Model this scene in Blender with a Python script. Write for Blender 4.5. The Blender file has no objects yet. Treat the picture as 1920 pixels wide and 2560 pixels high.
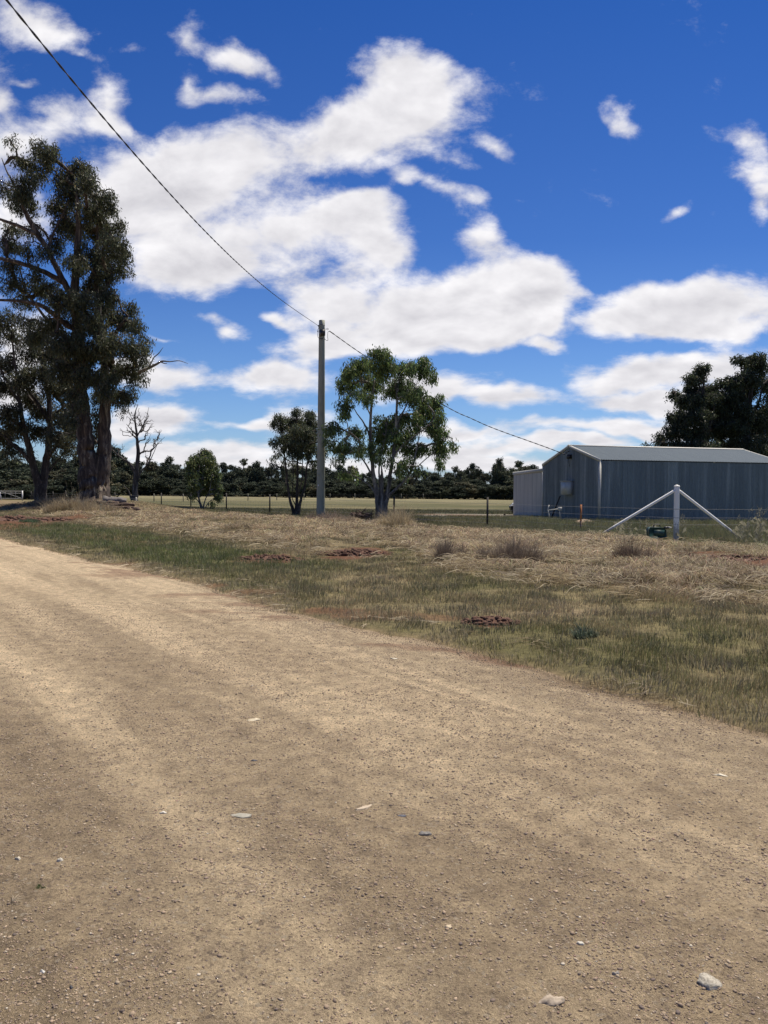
import bpy, math, random
import numpy as np
from mathutils import Matrix, Vector
rng = np.random.default_rng(7); random.seed(7)
S = bpy.context.scene; COL = S.collection
R = math.radians
F = 1923.0
# ------------------------------------------------------------------ camera
CAMZ = 1.6; PITCH = 1.388; ROLL = 0.48
rot = Matrix.Rotation(R(90 - PITCH), 4, 'X') @ Matrix.Rotation(R(ROLL), 4, 'Z')
cd = bpy.data.cameras.new('camera'); cam = bpy.data.objects.new('camera', cd); COL.objects.link(cam)
cam.matrix_world = Matrix.Translation((0, 0, CAMZ)) @ rot
cd.sensor_fit = 'VERTICAL'; cd.sensor_height = 24.0; cd.lens = F / 2560 * 24.0
cd.clip_start = 0.05; cd.clip_end = 9000
S.camera = cam
S.view_settings.view_transform = 'Standard'; S.view_settings.look = 'None'
S.view_settings.gamma = 1; S.view_settings.use_curve_mapping = False
S.view_settings.exposure = 0.5
RM = np.array(rot.to_3x3())
def ray(px, py):
    return RM @ np.array([(px - 960) / F, -(py - 1280) / F, -1.0])
def at(px, py, Y):
    d = ray(px, py); return d * (Y / d[1]) + np.array([0, 0, CAMZ])
# ------------------------------------------------------------------ light
SUN_EL, SUN_AZ = 66, 42          # azimuth from +Y towards +X
sl = bpy.data.lights.new('sun', 'SUN'); sl.energy = 4.9; sl.angle = R(5); sl.color = (1, .91, .76)
so = bpy.data.objects.new('sun', sl); COL.objects.link(so)
sd = Vector((math.sin(R(SUN_AZ)) * math.cos(R(SUN_EL)), math.cos(R(SUN_AZ)) * math.cos(R(SUN_EL)), math.sin(R(SUN_EL))))
so.rotation_euler = sd.to_track_quat('Z', 'Y').to_euler()
# ------------------------------------------------------------------ sky with clouds
W = bpy.data.worlds.new('World'); S.world = W; W.use_nodes = True
nt = W.node_tree; N = nt.nodes; L = nt.links; N.clear()
def nd(t, **k):
    n = N.new(t)
    for a, b in k.items(): setattr(n, a, b)
    return n
def ma(op, a, b=None, clamp=False, c=None):
    n = nd('ShaderNodeMath', operation=op); n.use_clamp = clamp
    for i, v in enumerate((a, b, c)):
        if v is None: continue
        if isinstance(v, (int, float)): n.inputs[i].default_value = v
        else: L.new(v, n.inputs[i])
    return n.outputs[0]
sky = nd('ShaderNodeTexSky', sky_type='NISHITA', sun_disc=False, sun_elevation=R(SUN_EL), sun_rotation=R(SUN_AZ))
sky.air_density = 1.0; sky.dust_density = 0.3; sky.ozone_density = 3.0
tc = nd('ShaderNodeTexCoord')
sep = nd('ShaderNodeSeparateXYZ'); L.new(tc.outputs['Generated'], sep.inputs[0])
yy = ma('MAXIMUM', ma('ABSOLUTE', sep.outputs[1]), 0.12)
u = ma('DIVIDE', sep.outputs[0], yy); v = ma('DIVIDE', sep.outputs[2], yy)
cmb = nd('ShaderNodeCombineXYZ'); L.new(u, cmb.inputs[0]); L.new(v, cmb.inputs[1])
P = cmb.outputs[0]
def noise(vec, scale, detail, rough=.55, dist=0.0, sx=1, sy=1, off=(0, 0, 0)):
    m = nd('ShaderNodeMapping'); m.inputs['Scale'].default_value = (sx, sy, 1); m.inputs['Location'].default_value = off
    L.new(vec, m.inputs[0])
    n = nd('ShaderNodeTexNoise'); n.inputs['Scale'].default_value = scale; n.inputs['Detail'].default_value = detail
    n.inputs['Roughness'].default_value = rough; n.inputs['Distortion'].default_value = dist
    L.new(m.outputs[0], n.inputs['Vector']); return n
def vm(op, a, b, s=None):
    n = nd('ShaderNodeVectorMath', operation=op)
    for i, x in enumerate((a, b)):
        if x is None: continue
        if isinstance(x, tuple): n.inputs[i].default_value = x
        else: L.new(x, n.inputs[i])
    if s is not None: n.inputs['Scale'].default_value = s
    return n.outputs[0]
w1 = noise(P, 7, 3, .6)
warp = vm('SCALE', vm('SUBTRACT', w1.outputs['Color'], (.5, .5, .5)), None, .075)
PW = vm('ADD', P, warp)
# cloud masses: (centre px, radii px, tilt deg, weight) in the photograph's own measure, as directions
BL = [(420,430,230,120,-10,1),(600,400,250,115,0,1),(430,600,200,150,0,1),(760,560,230,105,-8,1),(330,480,120,110,0,.8),(900,500,90,50,-20,.6),
 (560,680,200,70,0,.8),(930,330,180,85,-10,.9),(1010,200,150,100,0,.75),(1080,270,160,110,0,.8),(850,300,140,70,-10,.7),(1240,365,75,28,20,.55),(1130,390,110,25,15,.4),
 (1090,440,150,40,20,.55),(1190,500,80,60,30,.6),(1210,590,95,52,0,.75),(1010,430,55,30,0,.4),
 (930,590,120,110,0,.8),(960,650,110,60,0,.6),(1000,790,330,110,-3,1),(1250,740,210,125,0,1),(1330,700,140,90,0,.9),(1180,830,290,62,-3,.9),(800,740,130,80,0,.8),
 (900,860,170,45,0,.7),(770,900,140,60,0,.7),(750,970,160,45,0,.8),(1350,790,60,45,0,.6),(1370,873,65,24,0,.8),(690,812,80,28,15,.6),
 (1640,780,190,75,-3,1),(1820,780,230,95,-3,1),(1560,800,110,40,10,.7),(1510,722,90,28,8,.45),(1750,835,200,34,0,.6),
 (1860,335,100,42,15,.75),(1895,420,80,80,30,.8),(1915,520,50,60,0,.75),(1685,540,55,20,-25,.6),(1530,270,42,70,0,.6),(1535,325,50,40,0,.55),(1345,520,30,30,0,.28),(1310,485,45,18,10,.3),
 (60,50,140,70,15,.9),(160,70,90,70,30,.5),(150,290,125,70,0,.75),(265,250,60,120,0,.65),(300,310,80,30,15,.5),(330,125,60,26,0,.45),(600,140,130,42,22,.75),(470,85,50,70,30,.5),
 (485,200,45,60,0,.5),(550,235,130,36,0,.6),(60,205,50,14,0,.5),(0,270,50,60,0,.6),(60,370,160,60,0,.8),(205,140,50,20,20,.35),(30,520,130,120,0,.8),
 (565,845,48,36,25,.8),(530,800,50,22,10,.5),(660,800,40,18,0,.3),(410,858,60,12,0,.5),(430,945,170,45,0,.95),(650,945,110,34,0,.85),(300,930,90,40,0,.8),
 (60,860,130,140,0,.9),(20,1000,120,60,0,.8),(410,1045,150,50,0,.95),(330,1060,120,45,0,.9),(620,1052,90,16,0,.75),(640,1112,220,26,0,.9),(480,1142,320,28,0,.9),(330,1122,130,20,0,.6),
 (750,1060,120,50,0,.8),(1120,975,150,48,0,.9),(1010,980,120,45,0,.8),(1290,1000,120,32,0,.9),(1170,1070,260,28,0,1),(1080,1125,240,28,0,.95),(1280,1108,170,22,0,.8),(1180,1160,330,28,0,.95),
 (1560,945,180,60,-5,1),(1790,940,210,65,0,1),(1590,1012,180,26,0,1),(1530,1062,200,28,0,1),(1420,1100,150,18,0,.8),(1700,1070,180,40,0,.8),(1480,1112,150,22,0,.7),(1720,1005,140,28,0,.8),
 (800,1165,400,26,0,.7),(1550,1160,400,30,0,.5),(200,1180,400,40,0,.6),
 (2200,900,260,160,0,.9),(2250,300,300,200,0,.7),(-300,700,280,180,0,.8),(-250,200,250,150,0,.8),(900,-350,300,150,10,.8),(1500,-500,350,160,0,.7),(300,-300,250,120,0,.7)]
D = None
for (cx, cy, rx, ry, an, wt) in BL:
    r_ = ray(cx, cy); cu, cv = r_[0] / r_[1], r_[2] / r_[1]
    m = nd('ShaderNodeMapping', vector_type='TEXTURE'); L.new(PW, m.inputs['Vector'])
    m.inputs['Location'].default_value = (cu, cv, 0); m.inputs['Rotation'].default_value = (0, 0, R(-an))
    m.inputs['Scale'].default_value = (rx * 1.17 / F, ry * 1.17 / F, 1)
    g = nd('ShaderNodeTexGradient', gradient_type='SPHERICAL'); L.new(m.outputs[0], g.inputs[0])
    D = ma('MULTIPLY', g.outputs['Fac'], wt) if D is None else ma('MULTIPLY_ADD', g.outputs['Fac'], wt, c=D)
vl = ma('MULTIPLY_ADD', ma('LOGARITHM', ma('ADD', ma('MAXIMUM', v, 0), .05), 2.718), .26, c=v)
cm2 = nd('ShaderNodeCombineXYZ'); L.new(u, cm2.inputs[0]); L.new(vl, cm2.inputs[1]); Q2 = cm2.outputs[0]
nf = noise(Q2, 8.5, 11, .69, .15, 1, 1)
nf1 = noise(Q2, 8.5, 4, .55, .15, 1, 1)
nf2 = noise(Q2, 8.5, 4, .55, .15, 1, 1, (-.006, .024, 0))
nb = noise(Q2, 3.0, 4, .5, 0, 1, 1.2, (3, 1, 0))
Dn = ma('MULTIPLY_ADD', ma('SUBTRACT', nf.outputs['Fac'], .5), 1.6, c=ma('MINIMUM', D, .95))
mr = nd('ShaderNodeMapRange', interpolation_type='SMOOTHSTEP'); L.new(Dn, mr.inputs['Value'])
mr.inputs['From Min'].default_value = .15; mr.inputs['From Max'].default_value = .80
alpha = mr.outputs[0]
# relief: lit tops, grey undersides
rel = ma('ADD', ma('MULTIPLY', ma('SUBTRACT', nf1.outputs['Fac'], nf2.outputs['Fac']), 1.0), ma('MULTIPLY', ma('SUBTRACT', nf.outputs['Fac'], .5), -.25))
thick = nd('ShaderNodeMapRange'); L.new(Dn, thick.inputs['Value']); thick.inputs['From Min'].default_value = .55; thick.inputs['From Max'].default_value = 1.25
gr = ma('MULTIPLY', thick.outputs[0], ma('MULTIPLY_ADD', nb.outputs['Fac'], 1.6, c=-.35, clamp=True))
lum = ma('ADD', ma('MULTIPLY_ADD', gr, -.21, c=.86), rel)
lum = ma('MULTIPLY', ma('MINIMUM', ma('MAXIMUM', lum, .45), .97), .72)
cc = nd('ShaderNodeCombineXYZ'); L.new(lum, cc.inputs[0]); L.new(ma('MULTIPLY', lum, .985), cc.inputs[1]); L.new(ma('MULTIPLY_ADD', lum, .93, c=.055), cc.inputs[2])
# clear sky: the Nishita sky, deepened
hs = nd('ShaderNodeHueSaturation'); hs.inputs['Saturation'].default_value = 1.0; L.new(sky.outputs[0], hs.inputs['Color'])
skc = vm('MULTIPLY', hs.outputs[0], (.0707, .0707, .0707))
tr_ = nd('ShaderNodeValToRGB'); e = tr_.color_ramp.elements
for q in range(3): e.new(.5)
for q, (p_, c_) in zip(e, [(0, (.68, .78, 1.12)), (.07, (.66, .83, 1.13)), (.21, (.50, .71, 1.06)), (.42, (.29, .53, .97)), (.82, (.16, .42, .90))]): q.position = p_; q.color = (*c_, 1)
L.new(ma('MULTIPLY', v, 1.28, True), tr_.inputs[0])
SKY_OUT = vm('MULTIPLY', skc, tr_.outputs[0])
back = nd('ShaderNodeMapRange'); L.new(sep.outputs[1], back.inputs['Value'])
back.inputs['From Min'].default_value = -.15; back.inputs['From Max'].default_value = .15; back.inputs['To Min'].default_value = .6
al = ma('MULTIPLY', alpha, back.outputs[0])
mx = nd('ShaderNodeMix', data_type='RGBA'); L.new(al, mx.inputs['Factor']); L.new(SKY_OUT, mx.inputs['A']); L.new(cc.outputs[0], mx.inputs['B'])
bg = nd('ShaderNodeBackground'); L.new(mx.outputs['Result'], bg.inputs[0]); bg.inputs[1].default_value = 1.0
wo = nd('ShaderNodeOutputWorld'); L.new(bg.outputs[0], wo.inputs[0])
W.cycles.sampling_method = 'MANUAL'; W.cycles.sample_map_resolution = 512
S.cycles.max_bounces = 5; S.cycles.diffuse_bounces = 3; S.cycles.transparent_max_bounces = 6
# ------------------------------------------------------------------ helpers
def ss(x, a, b):
    t = np.clip((x - a) / (b - a), 0, 1); return t * t * (3 - 2 * t)
def _h(i, j, seed):
    n = np.sin(i * 127.1 + j * 311.7 + seed * 74.7) * 43758.5453; return n - np.floor(n)
def vn(x, y, seed=0):
    xi, yi = np.floor(x), np.floor(y); fx, fy = x - xi, y - yi
    fx = fx * fx * (3 - 2 * fx); fy = fy * fy * (3 - 2 * fy)
    a = _h(xi, yi, seed); b = _h(xi + 1, yi, seed); c = _h(xi, yi + 1, seed); d = _h(xi + 1, yi + 1, seed)
    return (a * (1 - fx) + b * fx) * (1 - fy) + (c * (1 - fx) + d * fx) * fy
def fbm(x, y, seed=0, o=3):
    r = 0; a = .5; tot = 0
    for k in range(o): r = r + a * vn(x * 2**k, y * 2**k, seed + k * 13); tot += a; a *= .5
    return r / tot
SN, CS = math.sin(R(35.4)), math.cos(R(35.4))
def st(x, y): return CS * x + SN * y, -SN * x + CS * y      # across / along the road
def xy(s, t): return CS * s - SN * t, SN * s + CS * t
def edge(t):
    return 5.35 - .035 * np.clip(t, 0, 30) + .45 * (fbm(t / 3.1, t * 0, 3) - .5) + .28 * (fbm(t / .55, t * 0 + 2, 4) - .5)
BIG = np.array([(228 - 960) / F * 65, 65.0])
T2 = np.array([(92 - 960) / F * 75, 75.0])
def gz(x, y):
    x = np.asarray(x, float); y = np.asarray(y, float)
    s, t = st(x, y)
    e = edge(t)
    z = -.045 + .06 * ss(s, e - .15, e + .5)
    Hm = ss(s, 10.5, 12.5) * (1 - ss(s, 20.5, 24)) * (1 - .7 * ss(y, 45, 70))
    z = z + Hm * (.36 * (fbm(x / 1.9, y / 1.9, 11) - .42) + .10 * (vn(x / .7, y / .7, 12) - .5) + .03)
    z = z + .05 * ss(s, e, e + 1) * (1 - ss(s, 11, 13)) * (fbm(x / 1.1, y / 1.1, 17) - .5)
    z = z + .75 * np.exp(-(((x - BIG[0] - 1.) / 6.5)**2 + ((y - BIG[1] + .5) / 6)**2))
    z = z + .3 * np.exp(-(((x - T2[0]) / 4)**2 + ((y - T2[1]) / 5)**2))
    far = .0125 * (np.clip(y, 130, 250) - 130) * (.75 - .45 * np.clip(x / 120, -1, 1))
    return z + far + ss(y, 90, 180) * .25 * (fbm(x / 25, y / 12, 31) - .5)
def on(px, Y, dz=0.0):
    x = at(px, 1240, Y)[0]; return np.array([x, Y, float(gz(x, Y)) + dz])
def gp(px, py):
    d = ray(px, py); z = 0.0
    for _ in range(6):
        k = (z - CAMZ) / d[2]; z = float(gz(d[0] * k, d[1] * k))
    return np.array([d[0] * k, d[1] * k, z])
# --- materials
def M_(name):
    m = bpy.data.materials.new(name); m.use_nodes = True; return m, m.node_tree, m.node_tree.nodes['Principled BSDF']
def lk(t, a, b): t.links.new(a, b)
def tex(t, kind, scale, vec=None, **k):
    n = t.nodes.new(kind); n.inputs['Scale'].default_value = scale
    for a, b in k.items(): n.inputs[a].default_value = b
    if vec is not None: lk(t, vec, n.inputs['Vector'])
    return n
def coord(t, scale=(1, 1, 1), kind='Object'):
    c = t.nodes.new('ShaderNodeTexCoord'); m = t.nodes.new('ShaderNodeMapping'); m.inputs['Scale'].default_value = scale
    lk(t, c.outputs[kind], m.inputs[0]); return m.outputs[0]
def ramp(t, fac, stops):
    r = t.nodes.new('ShaderNodeValToRGB'); e = r.color_ramp.elements
    while len(e) < len(stops): e.new(.5)
    for q, (p, c) in zip(e, stops): q.position = p; q.color = (*c, 1) if len(c) == 3 else c
    lk(t, fac, r.inputs[0]); return r.outputs[0]
def bump(t, b, h, strength, dist=.02, prev=None):
    n = t.nodes.new('ShaderNodeBump'); n.inputs['Strength'].default_value = strength; n.inputs['Distance'].default_value = dist
    lk(t, h, n.inputs['Height'])
    if prev is not None: lk(t, prev, n.inputs['Normal'])
    lk(t, n.outputs[0], b.inputs['Normal']); return n.outputs[0]
def mixc(t, fac, a, b, mode='MIX'):
    n = t.nodes.new('ShaderNodeMix'); n.data_type = 'RGBA'; n.blend_type = mode
    for s_, v_ in (('Factor', fac), ('A', a), ('B', b)):
        i = n.inputs[s_]
        if isinstance(v_, (int, float)): i.default_value = v_
        elif isinstance(v_, tuple): i.default_value = (*v_, 1)
        else: lk(t, v_, i)
    return n.outputs['Result']
def mat(name, c1, c2, scale=8, rough=.8, metal=0, bmp=.3, stretch=(1, 1, 1), bdist=.01, detail=6):
    m, t, b = M_(name); v_ = coord(t, stretch); n = tex(t, 'ShaderNodeTexNoise', scale, v_, Detail=detail, Roughness=.62)
    lk(t, ramp(t, n.outputs['Fac'], [(.32, c1), (.68, c2)]), b.inputs['Base Color'])
    b.inputs['Roughness'].default_value = rough; b.inputs['Metallic'].default_value = metal
    if bmp: bump(t, b, n.outputs['Fac'], bmp, bdist)
    return m
def mat_leaf(name, trans=.35, rough=.5):
    m, t, b = M_(name); a = t.nodes.new('ShaderNodeAttribute'); a.attribute_name = 'Col'
    lk(t, a.outputs['Color'], b.inputs['Base Color']); b.inputs['Roughness'].default_value = rough
    b.inputs['Specular IOR Level'].default_value = .3
    tr = t.nodes.new('ShaderNodeBsdfTranslucent'); lk(t, a.outputs['Color'], tr.inputs[0])
    mx_ = t.nodes.new('ShaderNodeMixShader'); mx_.inputs[0].default_value = trans
    lk(t, b.outputs[0], mx_.inputs[1]); lk(t, tr.outputs[0], mx_.inputs[2])
    lk(t, mx_.outputs[0], t.nodes['Material Output'].inputs[0]); return m
# --- meshes
def npmesh(name, V, polys, mat=None, parent=None, col=None, smooth=False, loc=None):
    V = np.asarray(V, np.float32).reshape(-1, 3)
    if loc is not None: V = V - np.asarray(loc, np.float32)
    me = bpy.data.meshes.new(name); me.vertices.add(len(V)); me.vertices.foreach_set('co', V.ravel())
    polys = [np.asarray(p, np.int32) for p in polys if len(p)]
    nl = sum(p.size for p in polys); npoly = sum(len(p) for p in polys)
    me.loops.add(nl); me.polygons.add(npoly)
    me.loops.foreach_set('vertex_index', np.concatenate([p.ravel() for p in polys]))
    tot = np.concatenate([np.full(len(p), p.shape[1], np.int32) for p in polys])
    me.polygons.foreach_set('loop_start', np.concatenate([[0], np.cumsum(tot)[:-1]]).astype(np.int32))
    if smooth: me.polygons.foreach_set('use_smooth', np.ones(npoly, bool))
    if col is not None:
        a = me.color_attributes.new('Col', 'FLOAT_COLOR', 'POINT')
        c4 = np.ones((len(V), 4), np.float32); c4[:, :3] = col; a.data.foreach_set('color', c4.ravel())
    me.update(calc_edges=True)
    if mat: me.materials.append(mat)
    o = bpy.data.objects.new(name, me); COL.objects.link(o)
    if parent is not None: o.parent = parent
    elif loc is not None: o.location = loc
    return o
class MB:
    def __init__(s): s.V = []; s.P = {}; s.n = 0
    def add(s, V, polys):
        V = np.asarray(V, float).reshape(-1, 3)
        for p in polys:
            p = np.asarray(p)
            if len(p): s.P.setdefault(p.shape[1], []).append(p + s.n)
        s.V.append(V); s.n += len(V); return s
    def box(s, c, size, M=None, bev=0):
        x, y, z = [q / 2 for q in size]
        V = np.array([[i, j, k] for i in (-x, x) for j in (-y, y) for k in (-z, z)], float)
        Fs = [[0, 1, 3, 2], [4, 6, 7, 5], [0, 4, 5, 1], [2, 3, 7, 6], [0, 2, 6, 4], [1, 5, 7, 3]]
        if M is not None: V = V @ np.asarray(M).T
        return s.add(V + np.asarray(c), [Fs])
    def tube(s, pts, rad, n=8, cap=True, squash=None, noise_=0, seed=0):
        p = np.asarray(pts, float); m = len(p)
        r = np.full(m, rad, float) if np.isscalar(rad) else np.asarray(rad, float)
        T = np.gradient(p, axis=0); T /= np.linalg.norm(T, axis=1)[:, None] + 1e-9
        a = np.array([1, 0, 0.]) if abs(T[0][0]) < .8 else np.array([0, 1, 0.])
        V = []
        ang = np.arange(n) * 2 * np.pi / n
        for i in range(m):
            a = a - T[i] * (a @ T[i]); a /= np.linalg.norm(a); b = np.cross(T[i], a)
            rr = r[i] * (1 + noise_ * np.sin(ang * 3 + seed + i * .15) + noise_ * .7 * np.sin(ang * 7 + seed * 2 + i * .1))
            V.append(p[i] + (np.cos(ang) * rr)[:, None] * a + (np.sin(ang) * rr)[:, None] * b)
        V = np.concatenate(V); k = np.arange(n); k2 = (k + 1) % n
        Q = np.concatenate([np.stack([i * n + k, i * n + k2, (i + 1) * n + k2, (i + 1) * n + k], 1) for i in range(m - 1)])
        s.add(V, [Q])
        if cap:
            base = s.n - len(V)
            s.P.setdefault(n, []).append(np.array([base + k[::-1]])); s.P[n].append(np.array([base + (m - 1) * n + k]))
        return s
    def obj(s, name, mat_, parent=None, loc=None, smooth=False):
        o = npmesh(name, np.concatenate(s.V), [np.concatenate(v) for v in s.P.values()], mat_, parent, None, smooth, loc)
        return o
def tag(o, label=None, cat=None, group=None, kind=None):
    if label: o['label'] = label
    if cat: o['category'] = cat
    if group: o['group'] = group
    if kind: o['kind'] = kind
    return o
def thing(name, label, cat, loc, group=None, rz=0):
    o = bpy.data.objects.new(name, None); COL.objects.link(o); o.location = [float(q) for q in loc]; o.rotation_euler.z = rz
    o.empty_display_size = .2
    return tag(o, label, cat, group)
def copytree(o, parent=None):
    c = o.copy(); COL.objects.link(c); c.parent = parent
    for ch in list(o.children): copytree(ch, c)
    return c
def catmull(P_, k=6):
    P_ = np.asarray(P_, float); Q = np.vstack([2 * P_[0] - P_[1], P_, 2 * P_[-1] - P_[-2]]); out = []
    for i in range(1, len(Q) - 2):
        for j in range(k):
            t = j / k; a, b, c, d = Q[i - 1], Q[i], Q[i + 1], Q[i + 2]
            out.append(.5 * (2 * b + (c - a) * t + (2 * a - 5 * b + 4 * c - d) * t * t + (3 * b - a - 3 * c + d) * t**3))
    out.append(P_[-1]); return np.array(out)
# ------------------------------------------------------------------ ground zones (albedo)
DIRT = []   # soil patches: ground ellipses (x, y, rx, ry, strength)
for (px, py, rx, ry, w) in [(660,1398,85,11,1),(890,1388,85,16,1),(1225,1556,50,14,1),(1850,1408,190,24,1),(1690,1388,130,12,1),(1560,1378,90,8,.7),(60,1302,110,14,1),(250,1345,90,8,.6),(20,1318,80,12,.8),
        (330,1358,40,5,.5),(500,1468,70,7,.7),(640,1480,70,8,.7),(820,1525,90,9,.8),(890,1538,60,8,.7),(280,1415,60,7,.6),(1190,1395,60,6,.4),(1360,1410,60,8,.4),(760,1330,80,5,.4),(470,1313,60,4,.5),
        (960,1540,120,10,.5),(1110,1545,60,9,.6)]:
    c = gp(px, py); a = gp(px, py - ry); b = gp(px, py + ry)
    DIRT.append((c[0], c[1], rx * c[1] / F, max((a[1] - b[1]) / 2, .12), w))
def dirt(x, y):
    d = np.zeros_like(x)
    nn = fbm(x / .5, y / .5, 44)
    for (cx, cy, rx, ry, w) in DIRT:
        q = ((x - cx) / rx)**2 + ((y - cy) / ry)**2
        d = np.maximum(d, w * ss(1.5 - q + (nn - .5) * 1.6, .1, .9))
    return d
def L3(a, b, f): return np.asarray(a) * (1 - f[:, None]) + np.asarray(b) * f[:, None]
RED = (.125, .064, .04); STRAW = (.295, .238, .152); OLIVE = (.14, .142, .066); GREEN = (.125, .155, .055); TAN = (.29, .24, .15)
def drive(x, y):
    return ss(y, 54, 55.5) * (1 - ss(y, 60, 62)) * ss(x, 0, 4) * (1 - ss(x, 16, 19))
def zone(x, y):
    """albedo of plant cover at x, y; weights"""
    s, t = st(x, y); n1 = fbm(x / 2.6, y / 2.6, 5); n2 = fbm(x / .6, y / .6, 6)
    green_strip = ss(t, 11, 17) * ss(s, 5.2, 6) * (1 - ss(s, 8.6, 9.6)) * ss(n1, .28, .5) * (1 - ss(t, 36, 42))
    c = L3(OLIVE, TAN, np.clip(.42 + 1.5 * (n1 - .5) + .9 * (n2 - .5), 0, 1))
    c = L3(c, GREEN, green_strip * .85)
    hay = ss(s + 1.5 * (n1 - .5), 9.8, 11.5) * (1 - ss(s + 2 * (n1 - .5), 20.5, 23.5))
    hay = hay * np.maximum(ss(fbm(x / 3.2, y / 2.4, 7), .40, .50), .55 * ss(s, 14.5, 17.5))
    c = L3(c, L3(STRAW, (.20, .145, .10), np.clip((n2 - .45) * 2.5, 0, 1)), hay)
    weeds = ss(s, 19.5, 22.5) * (1 - ss(y, 48, 60)) * ss(x, 2, 8)
    c = L3(c, L3((.105, .125, .065), (.235, .225, .13), n2), weeds * .8)
    fld = ss(s, 23.5, 26)
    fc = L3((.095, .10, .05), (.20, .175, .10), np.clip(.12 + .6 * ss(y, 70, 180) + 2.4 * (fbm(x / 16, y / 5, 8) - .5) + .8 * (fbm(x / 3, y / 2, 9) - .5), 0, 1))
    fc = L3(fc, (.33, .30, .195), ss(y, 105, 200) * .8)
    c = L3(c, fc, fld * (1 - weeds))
    return c, hay, weeds, fld, green_strip
# ------------------------------------------------------------------ ground sheet
m_ground, t, b = M_('soil_and_thatch')
at_ = t.nodes.new('ShaderNodeAttribute'); at_.attribute_name = 'Col'
v_ = coord(t); n1 = tex(t, 'ShaderNodeTexNoise', 9, v_, Detail=8, Roughness=.7); n2 = tex(t, 'ShaderNodeTexNoise', .7, coord(t, (1, 2.5, 1)), Detail=6, Roughness=.6)
c_ = mixc(t, 1.0, at_.outputs['Color'], ramp(t, n1.outputs['Fac'], [(.3, (.5, .5, .5)), (.7, (1.3, 1.28, 1.22))]), 'MULTIPLY')
c_ = mixc(t, 1.0, c_, ramp(t, n2.outputs['Fac'], [(.3, (.75, .77, .75)), (.7, (1.15, 1.13, 1.1))]), 'MULTIPLY')
lk(t, c_, b.inputs['Base Color']); b.inputs['Roughness'].default_value = .95; b.inputs['Specular IOR Level'].default_value = .1
bump(t, b, n1.outputs['Fac'], .8, .05)
rr = np.concatenate([[.4], np.geomspace(1.0, 60, 330), np.geomspace(62, 3500, 110)])
th = np.concatenate([np.linspace(-48, 48, 400), np.linspace(52, 308, 40)]) * math.pi / 180
RR, TH = np.meshgrid(rr, th, indexing='ij'); gx = (RR * np.sin(TH)).ravel(); gy = (RR * np.cos(TH)).ravel()
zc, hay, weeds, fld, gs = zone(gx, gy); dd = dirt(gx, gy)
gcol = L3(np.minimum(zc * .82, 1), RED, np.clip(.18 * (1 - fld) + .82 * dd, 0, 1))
dv = drive(gx, gy); nn = fbm(gx / 3, gy / 1.2, 61)
gcol = L3(gcol, L3(RED, (.27, .24, .22), ss(nn, .42, .56)), np.clip(dv, 0, 1) * .9)
gs_, gt_ = st(gx, gy); e_ = edge(gt_)
gcol = L3(gcol, (.25, .18, .12), (1 - ss(gs_, e_ + .02, e_ + .35)) * .6)
nr, na = len(rr), len(th); i = np.arange(nr - 1)[:, None]; j = np.arange(na)[None, :]; j2 = (j + 1) % na
Q = np.stack([i * na + j, i * na + j2, (i + 1) * na + j2, (i + 1) * na + j], -1).reshape(-1, 4)[:, ::-1]
V = np.stack([gx, gy, gz(gx, gy)], 1)
cap = np.arange(na)[None, :]
g = npmesh('ground', V, [Q, cap], m_ground, None, gcol, True); tag(g, kind='structure')
# ------------------------------------------------------------------ gravel road
m_road, t, b = M_('gravel_road')
v_ = coord(t); a_ = t.nodes.new('ShaderNodeAttribute'); a_.attribute_name = 'Col'
nf_ = tex(t, 'ShaderNodeTexNoise', 60, v_, Detail=5, Roughness=.75); nm_ = tex(t, 'ShaderNodeTexNoise', 7, v_, Detail=7, Roughness=.65)
vo = tex(t, 'ShaderNodeTexVoronoi', 70, v_); vo.inputs['Randomness'].default_value = 1
vo2 = tex(t, 'ShaderNodeTexVoronoi', 160, v_)
c_ = mixc(t, 1.0, a_.outputs['Color'], ramp(t, nf_.outputs['Fac'], [(.28, (.42, .40, .39)), (.46, (.95, .95, .95)), (.56, (1.05, 1.05, 1.05)), (.74, (1.5, 1.5, 1.46))]), 'MULTIPLY')
c_ = mixc(t, 1.0, c_, ramp(t, nm_.outputs['Fac'], [(.3, (.70, .69, .70)), (.7, (1.3, 1.29, 1.24))]), 'MULTIPLY')
sepc = t.nodes.new('ShaderNodeSeparateColor'); lk(t, vo.outputs['Color'], sepc.inputs[0])
c_ = mixc(t, ramp(t, sepc.outputs[0], [(.93, (0, 0, 0)), (.96, (.6, .6, .6))]), c_, (.44, .37, .28))
c_ = mixc(t, ramp(t, sepc.outputs[1], [(.95, (0, 0, 0)), (.97, (.6, .6, .6))]), c_, (.16, .125, .10))
lk(t, c_, b.inputs['Base Color']); b.inputs['Roughness'].default_value = .93; b.inputs['Specular IOR Level'].default_value = .15
p1 = bump(t, b, vo.outputs['Distance'], .35, .010); p2 = bump(t, b, nf_.outputs['Fac'], 1.0, .05, p1); bump(t, b, nm_.outputs['Fac'], .5, .06, p2)
tt = np.concatenate([np.linspace(-8, 14, 420), np.geomspace(14.1, 260, 200)]); k = np.linspace(0, 1, 330)
TT, KK = np.meshgrid(tt, k, indexing='ij'); E = edge(TT) + .25
SS = -5.2 + KK * (E + 5.2)
rx_, ry_ = xy(SS, TT)
def road_z(s, t_):
    z = .012 + .012 * np.sin(s * 1.9 + .3) * .5 + .03 * (fbm(s / .9, t_ / 3.5, 71) - .5) + .018 * (fbm(s / .22, t_ / .5, 72) - .5) + .011 * (fbm(s / .07, t_ / .09, 73) - .5)
    return z
ex = ss(SS, E - .5, E)
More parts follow.
